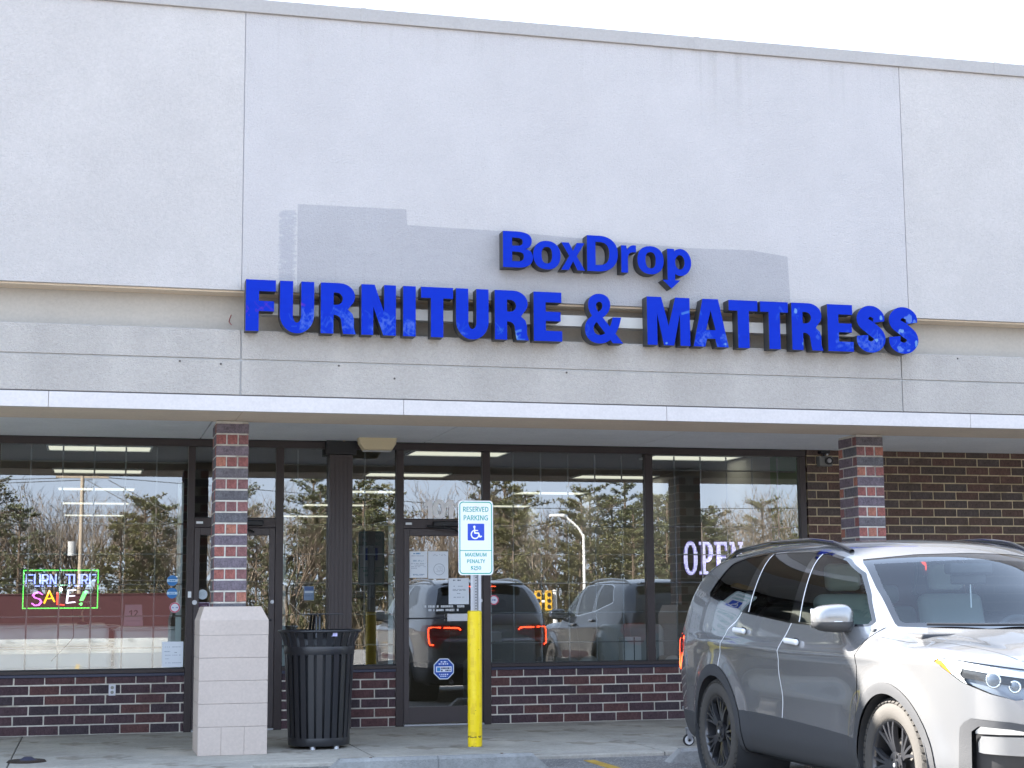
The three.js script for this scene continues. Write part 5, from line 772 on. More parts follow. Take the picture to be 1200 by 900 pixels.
{
  let s = bodySurf, hit;
  // wheel openings
  for (const zh of [ZR, ZF]) { [hit, s] = split(s, (x, y, z) => Math.abs(x) < 0.55 ? 1 : Math.hypot(z - zh, (y - HUB) * 1.0) - 0.412); }
  // side glass area
  const dlo = [[-1.74, 1.405], [-1.02, 1.285], [-0.15, 1.215], [0.45, 1.19], [0.88, 1.20], [0.71, 1.36], [0.53, 1.50], [0.32, 1.595], [0.10, 1.643], [-0.2, 1.668], [-0.6, 1.678], [-0.95, 1.675], [-1.3, 1.66], [-1.5, 1.625]];
  const dd = polyDist(dlo), sideF = (fn) => (x, y, z, nx) => y < 1.12 ? 1 : Math.max(fn(z, y), (0.64 - Math.abs(x)) * 2);
  let area; [area, s] = split(s, sideF((z, y) => dd(z, y) - 0.018));
  let chromeRing; [chromeRing, area] = split(area, (x, y, z) => -(dd(z, y) - 0.004)); SH.dloChrome = chromeRing;
  const bands = [[[-0.815, 1.70], [-0.925, 1.2]], [[-0.035, 1.70], [-0.075, 1.16]]];
  // pillars between the panes
  const strip = (pts, hw) => (x, y, z) => { const [a, b] = pts, t = (y - a[1]) / (b[1] - a[1]), c = lerp(a[0], b[0], t); return Math.abs(z - c) - hw; };
  const quads = (surf, c, w0, w1) => { let neg, pos; [neg, surf] = [null, surf]; return surf; };
  let rearP, restP, midP, frontP, pil1, pil2;
  const cutAt = (pts) => (x, y, z) => { const [a, b] = pts, t = (y - a[1]) / (b[1] - a[1]); return z - lerp(a[0], b[0], t); };
  [rearP, restP] = split(area, cutAt([[-0.93, 1.68], [-1.03, 1.27]])); [pil1, restP] = split(restP, cutAt([[-0.825, 1.68], [-0.86, 1.24]]));
  [midP, restP] = split(restP, cutAt([[-0.082, 1.66], [-0.125, 1.2]])); [pil2, frontP] = split(restP, cutAt([[0.015, 1.66], [0.035, 1.2]]));
  let sail; [frontP, sail] = split(frontP, cutAt([[0.40, 1.66], [0.68, 1.19]]));
  const rim = (q, fn) => split(q, fn);
  for (const q of [rearP, midP, frontP, sail]) for (let i = 0; i < q.pos.length; i += 3) { const [x, y, z] = [q.pos[i], q.pos[i + 1], q.pos[i + 2]], sl = (car.width(y + 0.02) - car.width(y - 0.02)) / 0.04, dz = (car.plan(z + 0.05) - car.plan(z - 0.05)) / 0.1, L = Math.hypot(1, sl, dz); q.nor[i] = Math.sign(x) / L; q.nor[i + 1] = -sl / L; q.nor[i + 2] = -dz / L; }
  let pe1, pe2; [pil1, pe1] = split(pil1, cutAt([[-0.840, 1.68], [-0.875, 1.24]])); [pil2, pe2] = split(pil2, cutAt([[0.001, 1.66], [0.021, 1.2]]));
  SH.side = { edge: pe1, edge_: pe2, rear: rearP, mid: midP, front: frontP, sail, pil: pil1, pil_: pil2 };
  // windscreen
  const ws = [[-0.755, 1.18], [-0.715, 1.42], [-0.665, 1.605], [-0.35, 1.635], [0, 1.642], [0.35, 1.635], [0.665, 1.605], [0.715, 1.42], [0.755, 1.18], [0.4, 1.165], [0, 1.162], [-0.4, 1.165]], wd = polyDist(ws);
  let scr; [scr, s] = split(s, (x, y, z, nx, ny, nz) => z < 0.2 || z > 1.62 || y < 1.1 || nz < 0.15 ? 1 : wd(x, y));
  const ws2 = polyDist([[-0.72, 1.205], [-0.68, 1.42], [-0.63, 1.575], [0, 1.6], [0.63, 1.575], [0.68, 1.42], [0.72, 1.205], [0, 1.2]]);
  [SH.screen, SH.frit] = split(scr, (x, y) => ws2(x, y));
  // rear glass
  const rg = polyDist([[-0.74, 1.26], [-0.62, 1.60], [0.62, 1.60], [0.74, 1.26]]);
  [SH.rearGlass, s] = split(s, (x, y, z, nx, ny, nz) => z > -1.8 || nz > -0.3 ? 1 : rg(x, y) - 0.02);
  // lamps. The corner coordinate runs round the front corner
  const cu = (x, z) => (z - 1.65) * 0.75 - (Math.abs(x) - 0.93) * 1.0;
  const lampF = polyDist([[0.06, 1.02], [0.18, 1.022], [0.70, 0.965], [1.0, 0.93], [1.0, 0.80], [0.80, 0.82], [0.66, 0.80], [0.48, 0.835], [0.30, 0.89]]);
  let lampA; [lampA, s] = split(s, (x, y, z) => z < 1.5 || Math.abs(x) < 0.4 ? 1 : lampF(cu(x, z), y));
  let amber, rest, drl; [amber, rest] = split(lampA, (x, y, z) => cu(x, z) - 0.06 - (1.02 - y) * 1.15); SH.amberBase = amber;
  SH.lamp = lampA; SH.lampCoord = cu;
  // grille between the lamps and the lower opening
  const gr = polyDist([[-0.56, 0.90], [-0.50, 0.93], [0.50, 0.93], [0.56, 0.90], [0.50, 0.72], [0.44, 0.68], [-0.44, 0.68], [-0.50, 0.72]]); [SH.grille, s] = split(s, (x, y, z) => z < 2 ? 1 : gr(x, y));
  const low = polyDist([[-0.46, 0.60], [0.46, 0.60], [0.40, 0.36], [-0.40, 0.36]]); [SH.lowGrille, s] = split(s, (x, y, z) => z < 1.9 ? 1 : low(x, y));
  // fog lamp surround
  const fog = polyDist([[0.25, 0.40], [0.27, 0.645], [0.33, 0.70], [0.62, 0.685], [0.88, 0.65], [0.90, 0.40]], 0.0), fogIn = polyDist([[0.345, 0.40], [0.355, 0.63], [0.385, 0.66], [0.62, 0.648], [0.82, 0.62], [0.84, 0.40]]), cu2 = (x, z) => (z - 1.65) * 0.75 - (Math.abs(x) - 0.93) * 1.0;
  let fogA; [fogA, s] = split(s, (x, y, z) => z < 1.6 || Math.abs(x) < 0.44 ? 1 : fog(cu2(x, z), y)); [SH.fogIn, SH.fogRing] = split(fogA, (x, y, z) => fogIn(cu2(x, z), y));
  // tail lamps wrap round the rear corners
  const tl = polyDist([[0.40, 1.06], [0.40, 0.955], [0.62, 0.93], [0.70, 0.84], [0.76, 0.765], [1.0, 0.80], [1.22, 0.98], [1.16, 1.09], [0.78, 1.10]]), tcu = (x, z) => Math.abs(x) + 0.75 * Math.max(0, z + 2.6);
  [SH.tail, s] = split(s, (x, y, z) => z > -2.0 || Math.abs(x) < 0.38 ? 1 : tl(tcu(x, z), y));
  // number plate recess and bumper step pad
  // dark lower cladding: arches, sills, bumpers
  const arch = (y, z) => Math.min(Math.hypot(z - ZR, (y - HUB) * 0.98) - 0.485, Math.hypot(z - ZF, (y - HUB) * 0.98) - 0.466);
  [SH.arch, s] = split(s, (x, y, z) => Math.abs(x) < 0.6 ? 1 : Math.max(arch(y, z), 0.2 - y));
  const sillTop = pl1([[-3, 0.50], [-1.8, 0.50], [-1.2, 0.575], [1.0, 0.50], [1.5, 0.36], [3, 0.36]]); [SH.sill, s] = split(s, (x, y, z) => y - sillTop(z));
  // shut lines
  const seams = [
    [[-0.985, 1.262], [-1.06, 1.2], [-1.20, 1.14], [-1.275, 1.03], [-1.305, 0.9], [-1.30, 0.85]],
    [[-0.083, 1.20], [-0.13, 1.13], [-0.2, 1.06], [-0.235, 0.9], [-0.242, 0.62], [-0.25, 0.47]],
    [[0.98, 1.18], [0.95, 1.1], [0.93, 0.9], [0.90, 0.47]],
  ];
  SH.seam = null; SH.guard = null;
  seams.forEach((P, k) => {
    const sd = sideDist(P), ld = lineDist(P), win = (x, y, z) => Math.abs(x) < 0.6 || y > P[0][1] + 0.01 || y < P[P.length - 1][1] || Math.abs(z - P[2][0]) > 0.5;
    let a, b, c; [a, b] = split(s, (x, y, z) => win(x, y, z) ? -1 : sd(z, y) + 0.0075); let in1; [in1, c] = split(b, (x, y, z) => win(x, y, z) ? 1 : sd(z, y) - 0.0025);
    const clean = in1; let near, far; [near, far] = split(clean, (x, y, z) => win(x, y, z) ? 1 : ld(z, y) - 0.02);
    s = join(join(a, c), far); let g1, g2; [g1, g2] = split(near, (x, y, z) => sd(z, y) + 0.0005);
    if (k < 2) { SH.guard = SH.guard ? join(SH.guard, near) : near; SH.seam = SH.seam ?? null; } else SH.seam = SH.seam ? join(SH.seam, near) : near;
  });
  // bonnet shut line, running from the screen corner to the lamp, and across the nose
  const hs = [[0.875, 1.02], [0.80, 1.5], [0.735, 1.9], [0.60, 2.12], [0.3, 2.19], [0, 2.2]], hsd = sideDist(hs), hld = lineDist(hs);
  { const win = (x, y, z) => z < 1.02 || y < 0.93; let a, b, c, in1; [a, b] = split(s, (x, y, z) => win(x, y, z) ? -1 : hsd(Math.abs(x), z) + 0.003); [in1, c] = split(b, (x, y, z) => win(x, y, z) ? 1 : hsd(Math.abs(x), z) - 0.003); let near, far; [near, far] = split(in1, (x, y, z) => hld(Math.abs(x), z) - 0.02); s = join(join(a, c), far); SH.seam = join(SH.seam, near); }
  SH.body = s;
  // lining: the cabin part of the shell, set inwards
  SH.lining = split(split(s, (x, y, z) => 1.12 - y)[0], (x, y, z) => z - 1.3)[0];
}
const halves = (s) => split(s, (x) => x);
function buildCar(name, label, category, pos, o, turn = 0, group) {
  const m = carMats(o), t = thing(name, label, category, pos, turn, group);
  const body = mesh('body', SH.bodyG ??= toGeo(SH.body), m.paint, t);
  mesh('lining', SH.liningG ??= toGeo(SH.lining, -0.03), m.trim, body); mesh('shut_line', SH.seamG ??= toGeo(SH.seam, -0.004), m.seam, body); mesh('door_edge_guard', SH.guardG ??= toGeo(SH.guard, 0.001), m.guard, body);
  mesh('bonnet_badge_bar', rbox(-0.49, 0.49, 0.925, 0.955, 2.20, 2.262, 0.012, 2), m.chrome, body);
  if (!SH.sillG) { SH.sillG = toGeo(SH.sill); SH.archG = halves(SH.arch).flatMap((q) => split(q, (x, y, z) => z)).map((q) => toGeo(q, 0.006)); SH.dloG = halves(SH.dloChrome).map((q) => toGeo(q, 0.001)); SH.sideG = Object.fromEntries(Object.entries(SH.side).map(([k, q]) => [k, halves(q).map((h) => toGeo(h, k.startsWith('pil') || k.startsWith('edge') ? 0 : -0.003))])); SH.screenG = toGeo(SH.screen, -0.002); SH.fritG = toGeo(SH.frit, -0.002); SH.rgG = toGeo(SH.rearGlass, -0.002); SH.grilleG = toGeo(SH.grille, -0.03); SH.lowG = toGeo(SH.lowGrille, -0.03); SH.fogRingG = halves(SH.fogRing).map((q) => toGeo(q, 0.008)); { let f1, f2, f3; [f1, f2] = split(SH.fogIn, (x, y) => 0.618 - y); SH.fogChrome = halves(f1).map((q) => toGeo(q, -0.012)); [f1, f2] = split(f2, (x, y, z) => Math.max(0.515 - 0.03 * (SH.lampCoord(x, z) - 0.4) - y, y - 0.606, 0.385 - SH.lampCoord(x, z))); SH.fogPanel = halves(f1).map((q) => toGeo(q, -0.010)); SH.fogInG = halves(SH.fogIn).map((q) => toGeo(q, -0.035)); } SH.tailG = halves(SH.tail).map((q) => toGeo(q, 0.004)); SH.lampInG = halves(SH.lamp).map((q) => toGeo(q, -0.03)); SH.lampG = halves(SH.lamp).map((q) => toGeo(q, 0.001));
    const cu = SH.lampCoord; let a, b; [a, b] = split(SH.lamp, (x, y, z) => cu(x, z) - 0.13 - (1.022 - y) * 1.0); [SH.amberG] = [halves(a).map((q) => toGeo(q, -0.006))];
    let d1, d2; [d1, d2] = split(b, (x, y, z) => { const u = cu(x, z) - 0.08, top = 1.022 - 0.105 * u; return Math.min(u - 0.115 - (1.022 - y) * 0.95, top - 0.035 - y); }); SH.drlG = halves(d1).map((q) => toGeo(q, -0.010)); let b1; [b1] = split(d2, (x, y, z) => { const u = cu(x, z) - 0.08, top = 1.022 - 0.105 * u; return top - 0.085 - y; }); SH.browG = halves(b1).map((q) => toGeo(q, -0.014)); }
  mesh('sill_cladding', SH.sillG, m.clad, t); for (const q of SH.archG) mesh('arch_cladding', q, m.clad, t);
  for (const h of [0, 1]) {
    mesh('window_trim', SH.dloG[h], o.chromeTrim ? m.chrome : m.gloss, t); mesh('pillar_trim', SH.sideG.pil[h], m.gloss, t); mesh('pillar_trim', SH.sideG.pil_[h], m.gloss, t); mesh('pillar_edge', SH.sideG.edge[h], m.guard, t); mesh('pillar_edge', SH.sideG.edge_[h], m.guard, t);
    mesh('window_pane', SH.sideG.rear[h], m.tint, t); mesh('window_pane', SH.sideG.mid[h], m.tint, t); mesh('window_pane', SH.sideG.front[h], m.clear, t); mesh('window_pane', SH.sideG.sail[h], m.clear, t);
    const hl = mesh('headlight', SH.lampInG[h], m.lampBox, t); mesh('lens', SH.lampG[h], m.lens, hl); mesh('indicator', SH.amberG[h], m.amber, hl); mesh('light_strip', SH.drlG[h], m.hub, hl); mesh('brow', SH.browG[h], m.dark, hl);
    const sg = h ? 1 : -1;
    for (const [x, y, r] of [[0.79, 0.905, 0.036], [0.70, 0.872, 0.028], [0.58, 0.89, 0.026]]) { let lo = 1.2, hi = 2.6; for (let k = 0; k < 24; k++) { const mid = (lo + hi) / 2; if (carField(x, y, mid) < 0) lo = mid; else hi = mid; } const pj = mesh('projector', new THREE.SphereGeometry(r, 24, 14).scale(1, 1, 0.45).rotateY(sg * 0.7).translate(sg * x, y, lo - 0.026), phys(lin(0.10, 0.115, 0.14), 0.05, { metalness: 0.2, clearcoat: 1 }), hl); mesh('projector_ring', new THREE.TorusGeometry(r * 1.02, 0.006, 8, 28).rotateY(sg * 0.7).translate(sg * x, y, lo - 0.024), m.chrome, hl); }
    mesh('tail_light', SH.tailG[h], m.red, t);
    const lp = []; const surf = (x, y) => car.rear(y) + 0.12 * x * x; const pt = (x, y) => { let lo = -1.8, hi = -2.9; for (let k = 0; k < 24; k++) { const mid = (lo + hi) / 2; if (carField(x, y, mid) < 0) lo = mid; else hi = mid; } return [sg * x, y, lo - 0.008]; };
    for (const L of [[[0.80, 0.815], [0.86, 0.82], [0.892, 0.85], [0.905, 0.93], [0.905, 1.0], [0.89, 1.045], [0.84, 1.058], [0.70, 1.058]], [[0.66, 1.055], [0.46, 1.05], [0.42, 1.02]]]) lp.push(tube(L.map(([x, y]) => pt(Math.min(x, 0.835) - (x > 0.835 ? -(x - 0.835) * 0.35 : 0), y)), 0.011, 30, 6));
    mesh('light_strip', merge(lp), m.lit, mesh('tail_light_bar', box(sg > 0 ? 0.42 : -0.5, sg > 0 ? 0.5 : -0.42, 1.0, 1.01, -2.58, -2.57), m.red, t));
    mesh('fog_surround', SH.fogRingG[h], m.clad, t); const fo = mesh('fog_recess', SH.fogInG[h], m.dark, t);
    mesh('trim_strip', SH.fogChrome[h], m.chrome, fo); mesh('bumper_insert', SH.fogPanel[h], m.paint, fo);
    mesh('fog_light', new THREE.CylinderGeometry(0.045, 0.045, 0.05, 24).rotateX(Math.PI / 2).translate(sg * 0.76, 0.46, 2.0), m.chrome, fo);
    // door mirrors, handles, roof rails
    const mg = new THREE.SphereGeometry(1, 28, 20); { const p = mg.attributes.position; for (let i = 0; i < p.count; i++) { let [x, y, z] = [p.getX(i), p.getY(i), p.getZ(i)]; const q = (v, e) => Math.sign(v) * Math.pow(Math.abs(v), e); x = q(x, 0.62); y = q(y, 0.66); z = q(z, 0.8); p.setXYZ(i, x * 0.135, y * 0.086 * (1 - 0.12 * x * sg), z * (z > 0 ? 0.10 : 0.06)); } mg.computeVertexNormals(); }
    const ms = split({ pos: [...mg.attributes.position.array], nor: [...mg.attributes.normal.array], idx: [...mg.index.array] }, (x, y) => y + 0.022 + 0.05 * sg * x * 0);
    const mir = mesh('door_mirror', toGeo(ms[1]), m.paint, t, [sg * 1.045, 1.232, 0.72]); mesh('mirror_base', toGeo(ms[0]), m.clad, mir); mesh('mirror_strip', mergeGeometries([new THREE.TorusGeometry(1, 0.03, 6, 40).rotateX(Math.PI / 2).scale(0.133, 0.10, 0.094).translate(0, -0.02, 0.004)]), m.chrome, mir); mesh('mirror_arm', rbox(sg > 0 ? -0.16 : 0.06, sg > 0 ? -0.06 : 0.16, -0.085, -0.035, -0.03, 0.06, 0.015, 2), m.clad, mir); mesh('mirror_glass', rbox(-0.11, 0.11, -0.06, 0.06, -0.066, -0.062, 0.001), m.chrome, mir);
    for (const [z, y] of [[-0.93, 1.135], [0.0, 1.075]]) { const X = (() => { let lo = 0.5, hi = 1.3; for (let k = 0; k < 24; k++) { const mm = (lo + hi) / 2; if (carField(mm, y, z) < 0) lo = mm; else hi = mm; } return lo; })(); const hd = new THREE.CapsuleGeometry(0.017, 0.17, 6, 12).rotateX(Math.PI / 2).scale(1, 1.2, 1).rotateX(0.05).translate(sg * (X + 0.022), y, z); mesh('door_handle', hd, m.chromeHandle ?? m.guard, t); mesh('handle_recess', new THREE.SphereGeometry(0.05, 16, 10).scale(0.12, 0.62, 1).translate(sg * (X + 0.002), y - 0.006, z + 0.03), m.seam, t); }
    mesh('roof_rail', tube([[sg * 0.655, 1.655, -1.93], [sg * 0.665, 1.728, -1.66], [sg * 0.675, 1.762, -1.0], [sg * 0.672, 1.757, -0.35], [sg * 0.665, 1.722, 0.02], [sg * 0.655, 1.66, 0.25]], 0.019, 60, 8), m.gloss, t);
  }
  mesh('windscreen', SH.screenG, m.screen, t); mesh('windscreen_frit', SH.fritG, m.gloss, t); mesh('rear_window', SH.rgG, m.tint, t); mesh('high_brake_light', rbox(-0.2, 0.2, 1.632, 1.645, -2.155, -2.14, 0.003), m.lit, t);
  mesh('brake_light_box', rbox(-0.215, 0.215, 1.62, 1.654, -2.139, -2.09, 0.004), m.dark, t); mesh('rear_spoiler', rbox(-0.60, 0.60, 1.655, 1.69, -2.20, -2.02, 0.012, 2), m.paint, t);
  mesh('grille', SH.grilleG, m.gloss, t); mesh('lower_grille', SH.lowG, m.dark, t); for (let k = 0; k < 4; k++) mesh('grille_slat', rbox(-0.47 + 0.01 * k, 0.47 - 0.01 * k, 0.715 + k * 0.05, 0.728 + k * 0.05, 2.28, 2.312, 0.004), m.gloss, t);
  mesh('number_plate', rbox(-0.155, 0.155, 0.84, 0.99, -2.655, -2.645, 0.004), std(lin(0.6, 0.62, 0.66), 0.5), t);
  // wheels: the outer face is at -x, turned about for the other side
  for (const sg of [-1, 1]) for (const z of [ZR, ZF]) {
    const w = mesh('wheel', WG.carcass, m.tyre, t, [sg * 0.868, HUB, z], [z === ZR ? 0.35 : 0.9, sg > 0 ? Math.PI : 0, 0]); mesh('tread', WG.tread, m.tyre, w); mesh('rim', merge([WG.barrel.clone(), WG.spokes.clone(), WG.face.clone()]), m.rim, w); mesh('hub_cap', WG.cap, m.rim, w); mesh('hub_mark', WG.mark, m.hub, w); mesh('wheel_nuts', WG.nuts, m.dark, w); mesh('brake_disc', WG.disc, std(lin(0.2, 0.19, 0.18), 0.5, { metalness: 0.6 }), w);
    const arcL = new THREE.CylinderGeometry(0.43, 0.43, 0.42, 40, 1, true, -Math.PI * 0.62, Math.PI * 1.24); arcL.rotateZ(Math.PI / 2); arcL.rotateX(-Math.PI / 2 + Math.PI); mesh('wheel_arch_liner', new THREE.CylinderGeometry(0.425, 0.425, 0.42, 40, 1, true).rotateZ(Math.PI / 2).translate(sg * 0.775, HUB, z), m.clad, t); mesh('arch_back', new THREE.CircleGeometry(0.425, 40).rotateY(Math.PI / 2).translate(sg * 0.56, HUB, z), m.dark, t);
  }
  mesh('underbody', rbox(-0.82, 0.82, 0.24, 0.34, -2.3, 2.1, 0.03), m.dark, t);
  for (const sg of [-1, 1]) mesh('exhaust', bar([sg * 0.55, 0.30, -2.35], [sg * 0.55, 0.30, -2.56], 0.035, 16), m.chrome, t);
  // cabin
  const cab = mesh('cabin_floor', rbox(-0.86, 0.86, 0.42, 0.5, -2.2, 1.2, 0.02), m.trim, t);
  mesh('dashboard', rbox(-0.80, 0.80, 0.75, 1.115, 0.72, 1.3, 0.08, 3), m.trim, t); mesh('dash_top', rbox(-0.76, 0.76, 1.10, 1.14, 0.8, 1.33, 0.018, 2), M.dark, t);
  for (const sg of [-1, 1]) { mesh('door_card', rbox(sg > 0 ? 0.84 : -0.88, sg > 0 ? 0.88 : -0.84, 0.5, 1.17, -1.9, 0.95, 0.015), m.trim, t);
    const st = mesh('front_seat', rbox(sg * 0.4 - 0.25, sg * 0.4 + 0.25, 0.62, 0.82, -0.25, 0.3, 0.07, 3), m.cloth, t); mesh('seat_back', rbox(-0.24, 0.24, 0, 0.62, -0.07, 0.07, 0.06, 3), m.cloth, st, [sg * 0.4, 0.78, -0.26], [-0.22, 0, 0]); mesh('headrest', rbox(-0.13, 0.13, 0, 0.19, -0.05, 0.05, 0.045, 3), m.cloth, st, [sg * 0.4, 1.41, -0.42], [-0.12, 0, 0]); }
  const bench = mesh('rear_seat', rbox(-0.66, 0.66, 0.64, 0.82, -1.3, -0.78, 0.06, 3), m.cloth, t); mesh('seat_back', rbox(-0.66, 0.66, 0.8, 1.3, -1.46, -1.3, 0.06, 3), m.cloth, bench); for (const x of [-0.42, 0.42]) mesh('headrest', rbox(x - 0.12, x + 0.12, 1.32, 1.46, -1.46, -1.36, 0.04, 3), m.cloth, bench);
  const whl = mesh('steering_wheel', new THREE.TorusGeometry(0.185, 0.016, 10, 40), m.trim, t, [0.40, 1.06, 0.56], [-0.42, 0, 0]); mesh('wheel_boss', rbox(-0.07, 0.07, -0.05, 0.05, -0.03, 0.02, 0.03, 2), m.trim, whl); for (const a of [-0.3, Math.PI + 0.3, Math.PI * 1.5]) mesh('wheel_spoke', bar([0, 0, 0], [0.18 * Math.cos(a), 0.18 * Math.sin(a), 0], 0.012, 6), m.trim, whl);
  const rv = mesh('rear_view_mirror', rbox(-0.125, 0.125, 1.44, 1.505, 0.56, 0.59, 0.014, 2), m.dark, t); mesh('mirror_stem', bar([0, 1.5, 0.58], [0, 1.575, 0.66], 0.014, 8), m.dark, rv); mesh('hanging_tag', box(0.015, 0.022, 1.29, 1.44, 0.565, 0.57), M.white, rv); mesh('sensor_box', rbox(-0.19, 0.11, 1.505, 1.575, 0.60, 0.70, 0.015, 2), m.dark, rv);
  // wipers lying at the foot of the screen
  for (const [x0, x1] of [[-0.62, 0.02], [0.08, 0.74]]) { const zz = (x) => { let lo = 0.9, hi = 1.7; for (let k = 0; k < 20; k++) { const mm = (lo + hi) / 2; if (carField(x, 1.18, mm) < 0) lo = mm; else hi = mm; } return lo; }; mesh('wiper', tube([[x0, 1.195, zz(x0) + 0.006], [(x0 + x1) / 2, 1.19, zz((x0 + x1) / 2) + 0.014], [x1, 1.19, zz(x1) + 0.008]], 0.008, 24, 6), m.dark, t); }
  return t;
}
const suvA = buildCar('parked_car', 'silver sport utility car with black wheels, parked nose out, its front in the sun', 'car', [5.535, LOT, 7.5], { paint: lin(0.27, 0.27, 0.275), metal: 0.6, rough: 0.25, lit: true, tyre: lin(0.055, 0.05, 0.045), rim: lin(0.06, 0.06, 0.066), chromeTrim: false });
// ---------------------------------------------------------------- what stands behind the photographer and shows in the glass
buildCar('parked_car', 'dark blue grey sport utility car beside the silver one, mirrored in the long window', 'car', [8.55, LOT, 7.55], { paint: lin(0.03, 0.04, 0.06), metal: 0.3, lit: false, chromeTrim: true });
const bark = std(lin(0.095, 0.07, 0.05), 0.95), barkGrey = std(lin(0.145, 0.115, 0.085), 0.95);
const leafMat = (r, g, b) => new THREE.MeshPhysicalMaterial({ color: lin(r, g, b), roughness: 0.9, transmission: 0.35, thickness: 0, side: THREE.DoubleSide });
const needleA = leafMat(0.165, 0.155, 0.045), needleB = leafMat(0.115, 0.125, 0.038);
function pineGeo(seed) {
  // tall pine, 1 high: bare lower stem, layered irregular crown of small needle tufts
  const r = rng(seed), h0 = 0.24 + 0.18 * r(), tri = [], limbs = [new THREE.CylinderGeometry(0.004, 0.015, 0.97, 8).translate(0, 0.485, 0)];
  const tuft = (cx, cy, cz, s) => { for (let k = 0; k < 9; k++) { const a = r() * 6.283, e = (r() - 0.3) * 1.8, L = s * (0.5 + 0.8 * r()), d = [Math.cos(a) * Math.cos(e), Math.sin(e), Math.sin(a) * Math.cos(e)], w = s * 0.28, b = [-d[2] * w, 0.4 * w * (r() - 0.5), d[0] * w]; tri.push(cx - b[0], cy - b[1], cz - b[2], cx + b[0], cy + b[1], cz + b[2], cx + d[0] * L, cy + d[1] * L, cz + d[2] * L); } };
  const nb = 54; for (let i = 0; i < nb; i++) {
    const t = (i + r()) / nb, y = lerp(h0, 0.97, t), a = r() * 6.283, L = (0.06 + 0.17 * Math.sin(Math.PI * Math.pow(1 - t, 0.8) * 0.62 + 0.12)) * (0.55 + 0.6 * r()), up = 0.15 + 0.35 * r() * t;
    limbs.push(bar([0, y, 0], [L * Math.cos(a), y + L * up, L * Math.sin(a)], 0.0025, 4));
    const n = 18 + Math.floor(110 * L); for (let k = 0; k < n; k++) { const q = 0.3 + 0.75 * r(), sp = L * 0.3; tuft(L * q * Math.cos(a) + (r() - 0.5) * sp, y + L * up * q + (r() - 0.35) * sp * 0.5, L * q * Math.sin(a) + (r() - 0.5) * sp, 0.010 + 0.008 * r()); }
  }
  for (let k = 0; k < 14; k++) tuft((r() - 0.5) * 0.03, 0.95 + 0.04 * r(), (r() - 0.5) * 0.03, 0.014);
  const g = new THREE.BufferGeometry(); g.setAttribute('position', new THREE.Float32BufferAttribute(tri, 3)); g.computeVertexNormals(); g.setAttribute('uv', new THREE.Float32BufferAttribute(new Float32Array(tri.length / 3 * 2), 2));
  return [g, merge(limbs)];
}
function bareGeo(seed, H) {
  const r = rng(seed), seg = [], rib = [];
  const grow = (p, d, L, R, lvl) => {
    const q = [p[0] + d[0] * L, p[1] + d[1] * L, p[2] + d[2] * L];
    if (lvl < 4) seg.push(bar(p, q, R, lvl < 2 ? 6 : 3));
    else { const a = r() * 6.283, w = Math.max(R, 0.0009), b = [w * Math.cos(a), w * (r() - 0.5), w * Math.sin(a)]; rib.push(p[0] - b[0], p[1] - b[1], p[2] - b[2], p[0] + b[0], p[1] + b[1], p[2] + b[2], q[0], q[1], q[2]); }
    if (lvl >= 7) return;
    const n = lvl < 1 ? 2 : lvl === 1 ? 3 : lvl < 4 ? 3 : lvl === 4 ? 2 + (r() > 0.5 ? 1 : 0) : 1 + (r() > 0.25 ? 1 : 0);
    for (let k = 0; k < n; k++) { const s = lvl < 1 ? 0.3 : 0.55, e = [d[0] + (r() - 0.5) * 2 * s, d[1] + (r() - 0.38) * s, d[2] + (r() - 0.5) * 2 * s], m = Math.hypot(...e), t = lvl ? 0.55 + 0.45 * r() : 1; grow([lerp(p[0], q[0], t), lerp(p[1], q[1], t), lerp(p[2], q[2], t)], e.map((v) => v / m), L * (0.66 + 0.2 * r()), R * 0.6, lvl + 1); }
  };
  grow([0, 0, 0], [0, 1, 0], H * 0.24, H * 0.013, 0);
  const g = new THREE.BufferGeometry(); g.setAttribute('position', new THREE.Float32BufferAttribute(rib, 3)); g.computeVertexNormals(); g.setAttribute('uv', new THREE.Float32BufferAttribute(new Float32Array(rib.length / 3 * 2), 2));
  const sg = merge(seg); g.computeBoundingBox(); const f = 1 / g.boundingBox.max.y; sg.scale(f, f, f); g.scale(f, f, f); return [sg, g];
}
const pines = [1, 2, 3, 4, 5].map((k) => pineGeo(k * 31)), bares = [1, 2, 3, 4, 5].map((k) => bareGeo(k * 57, 1));
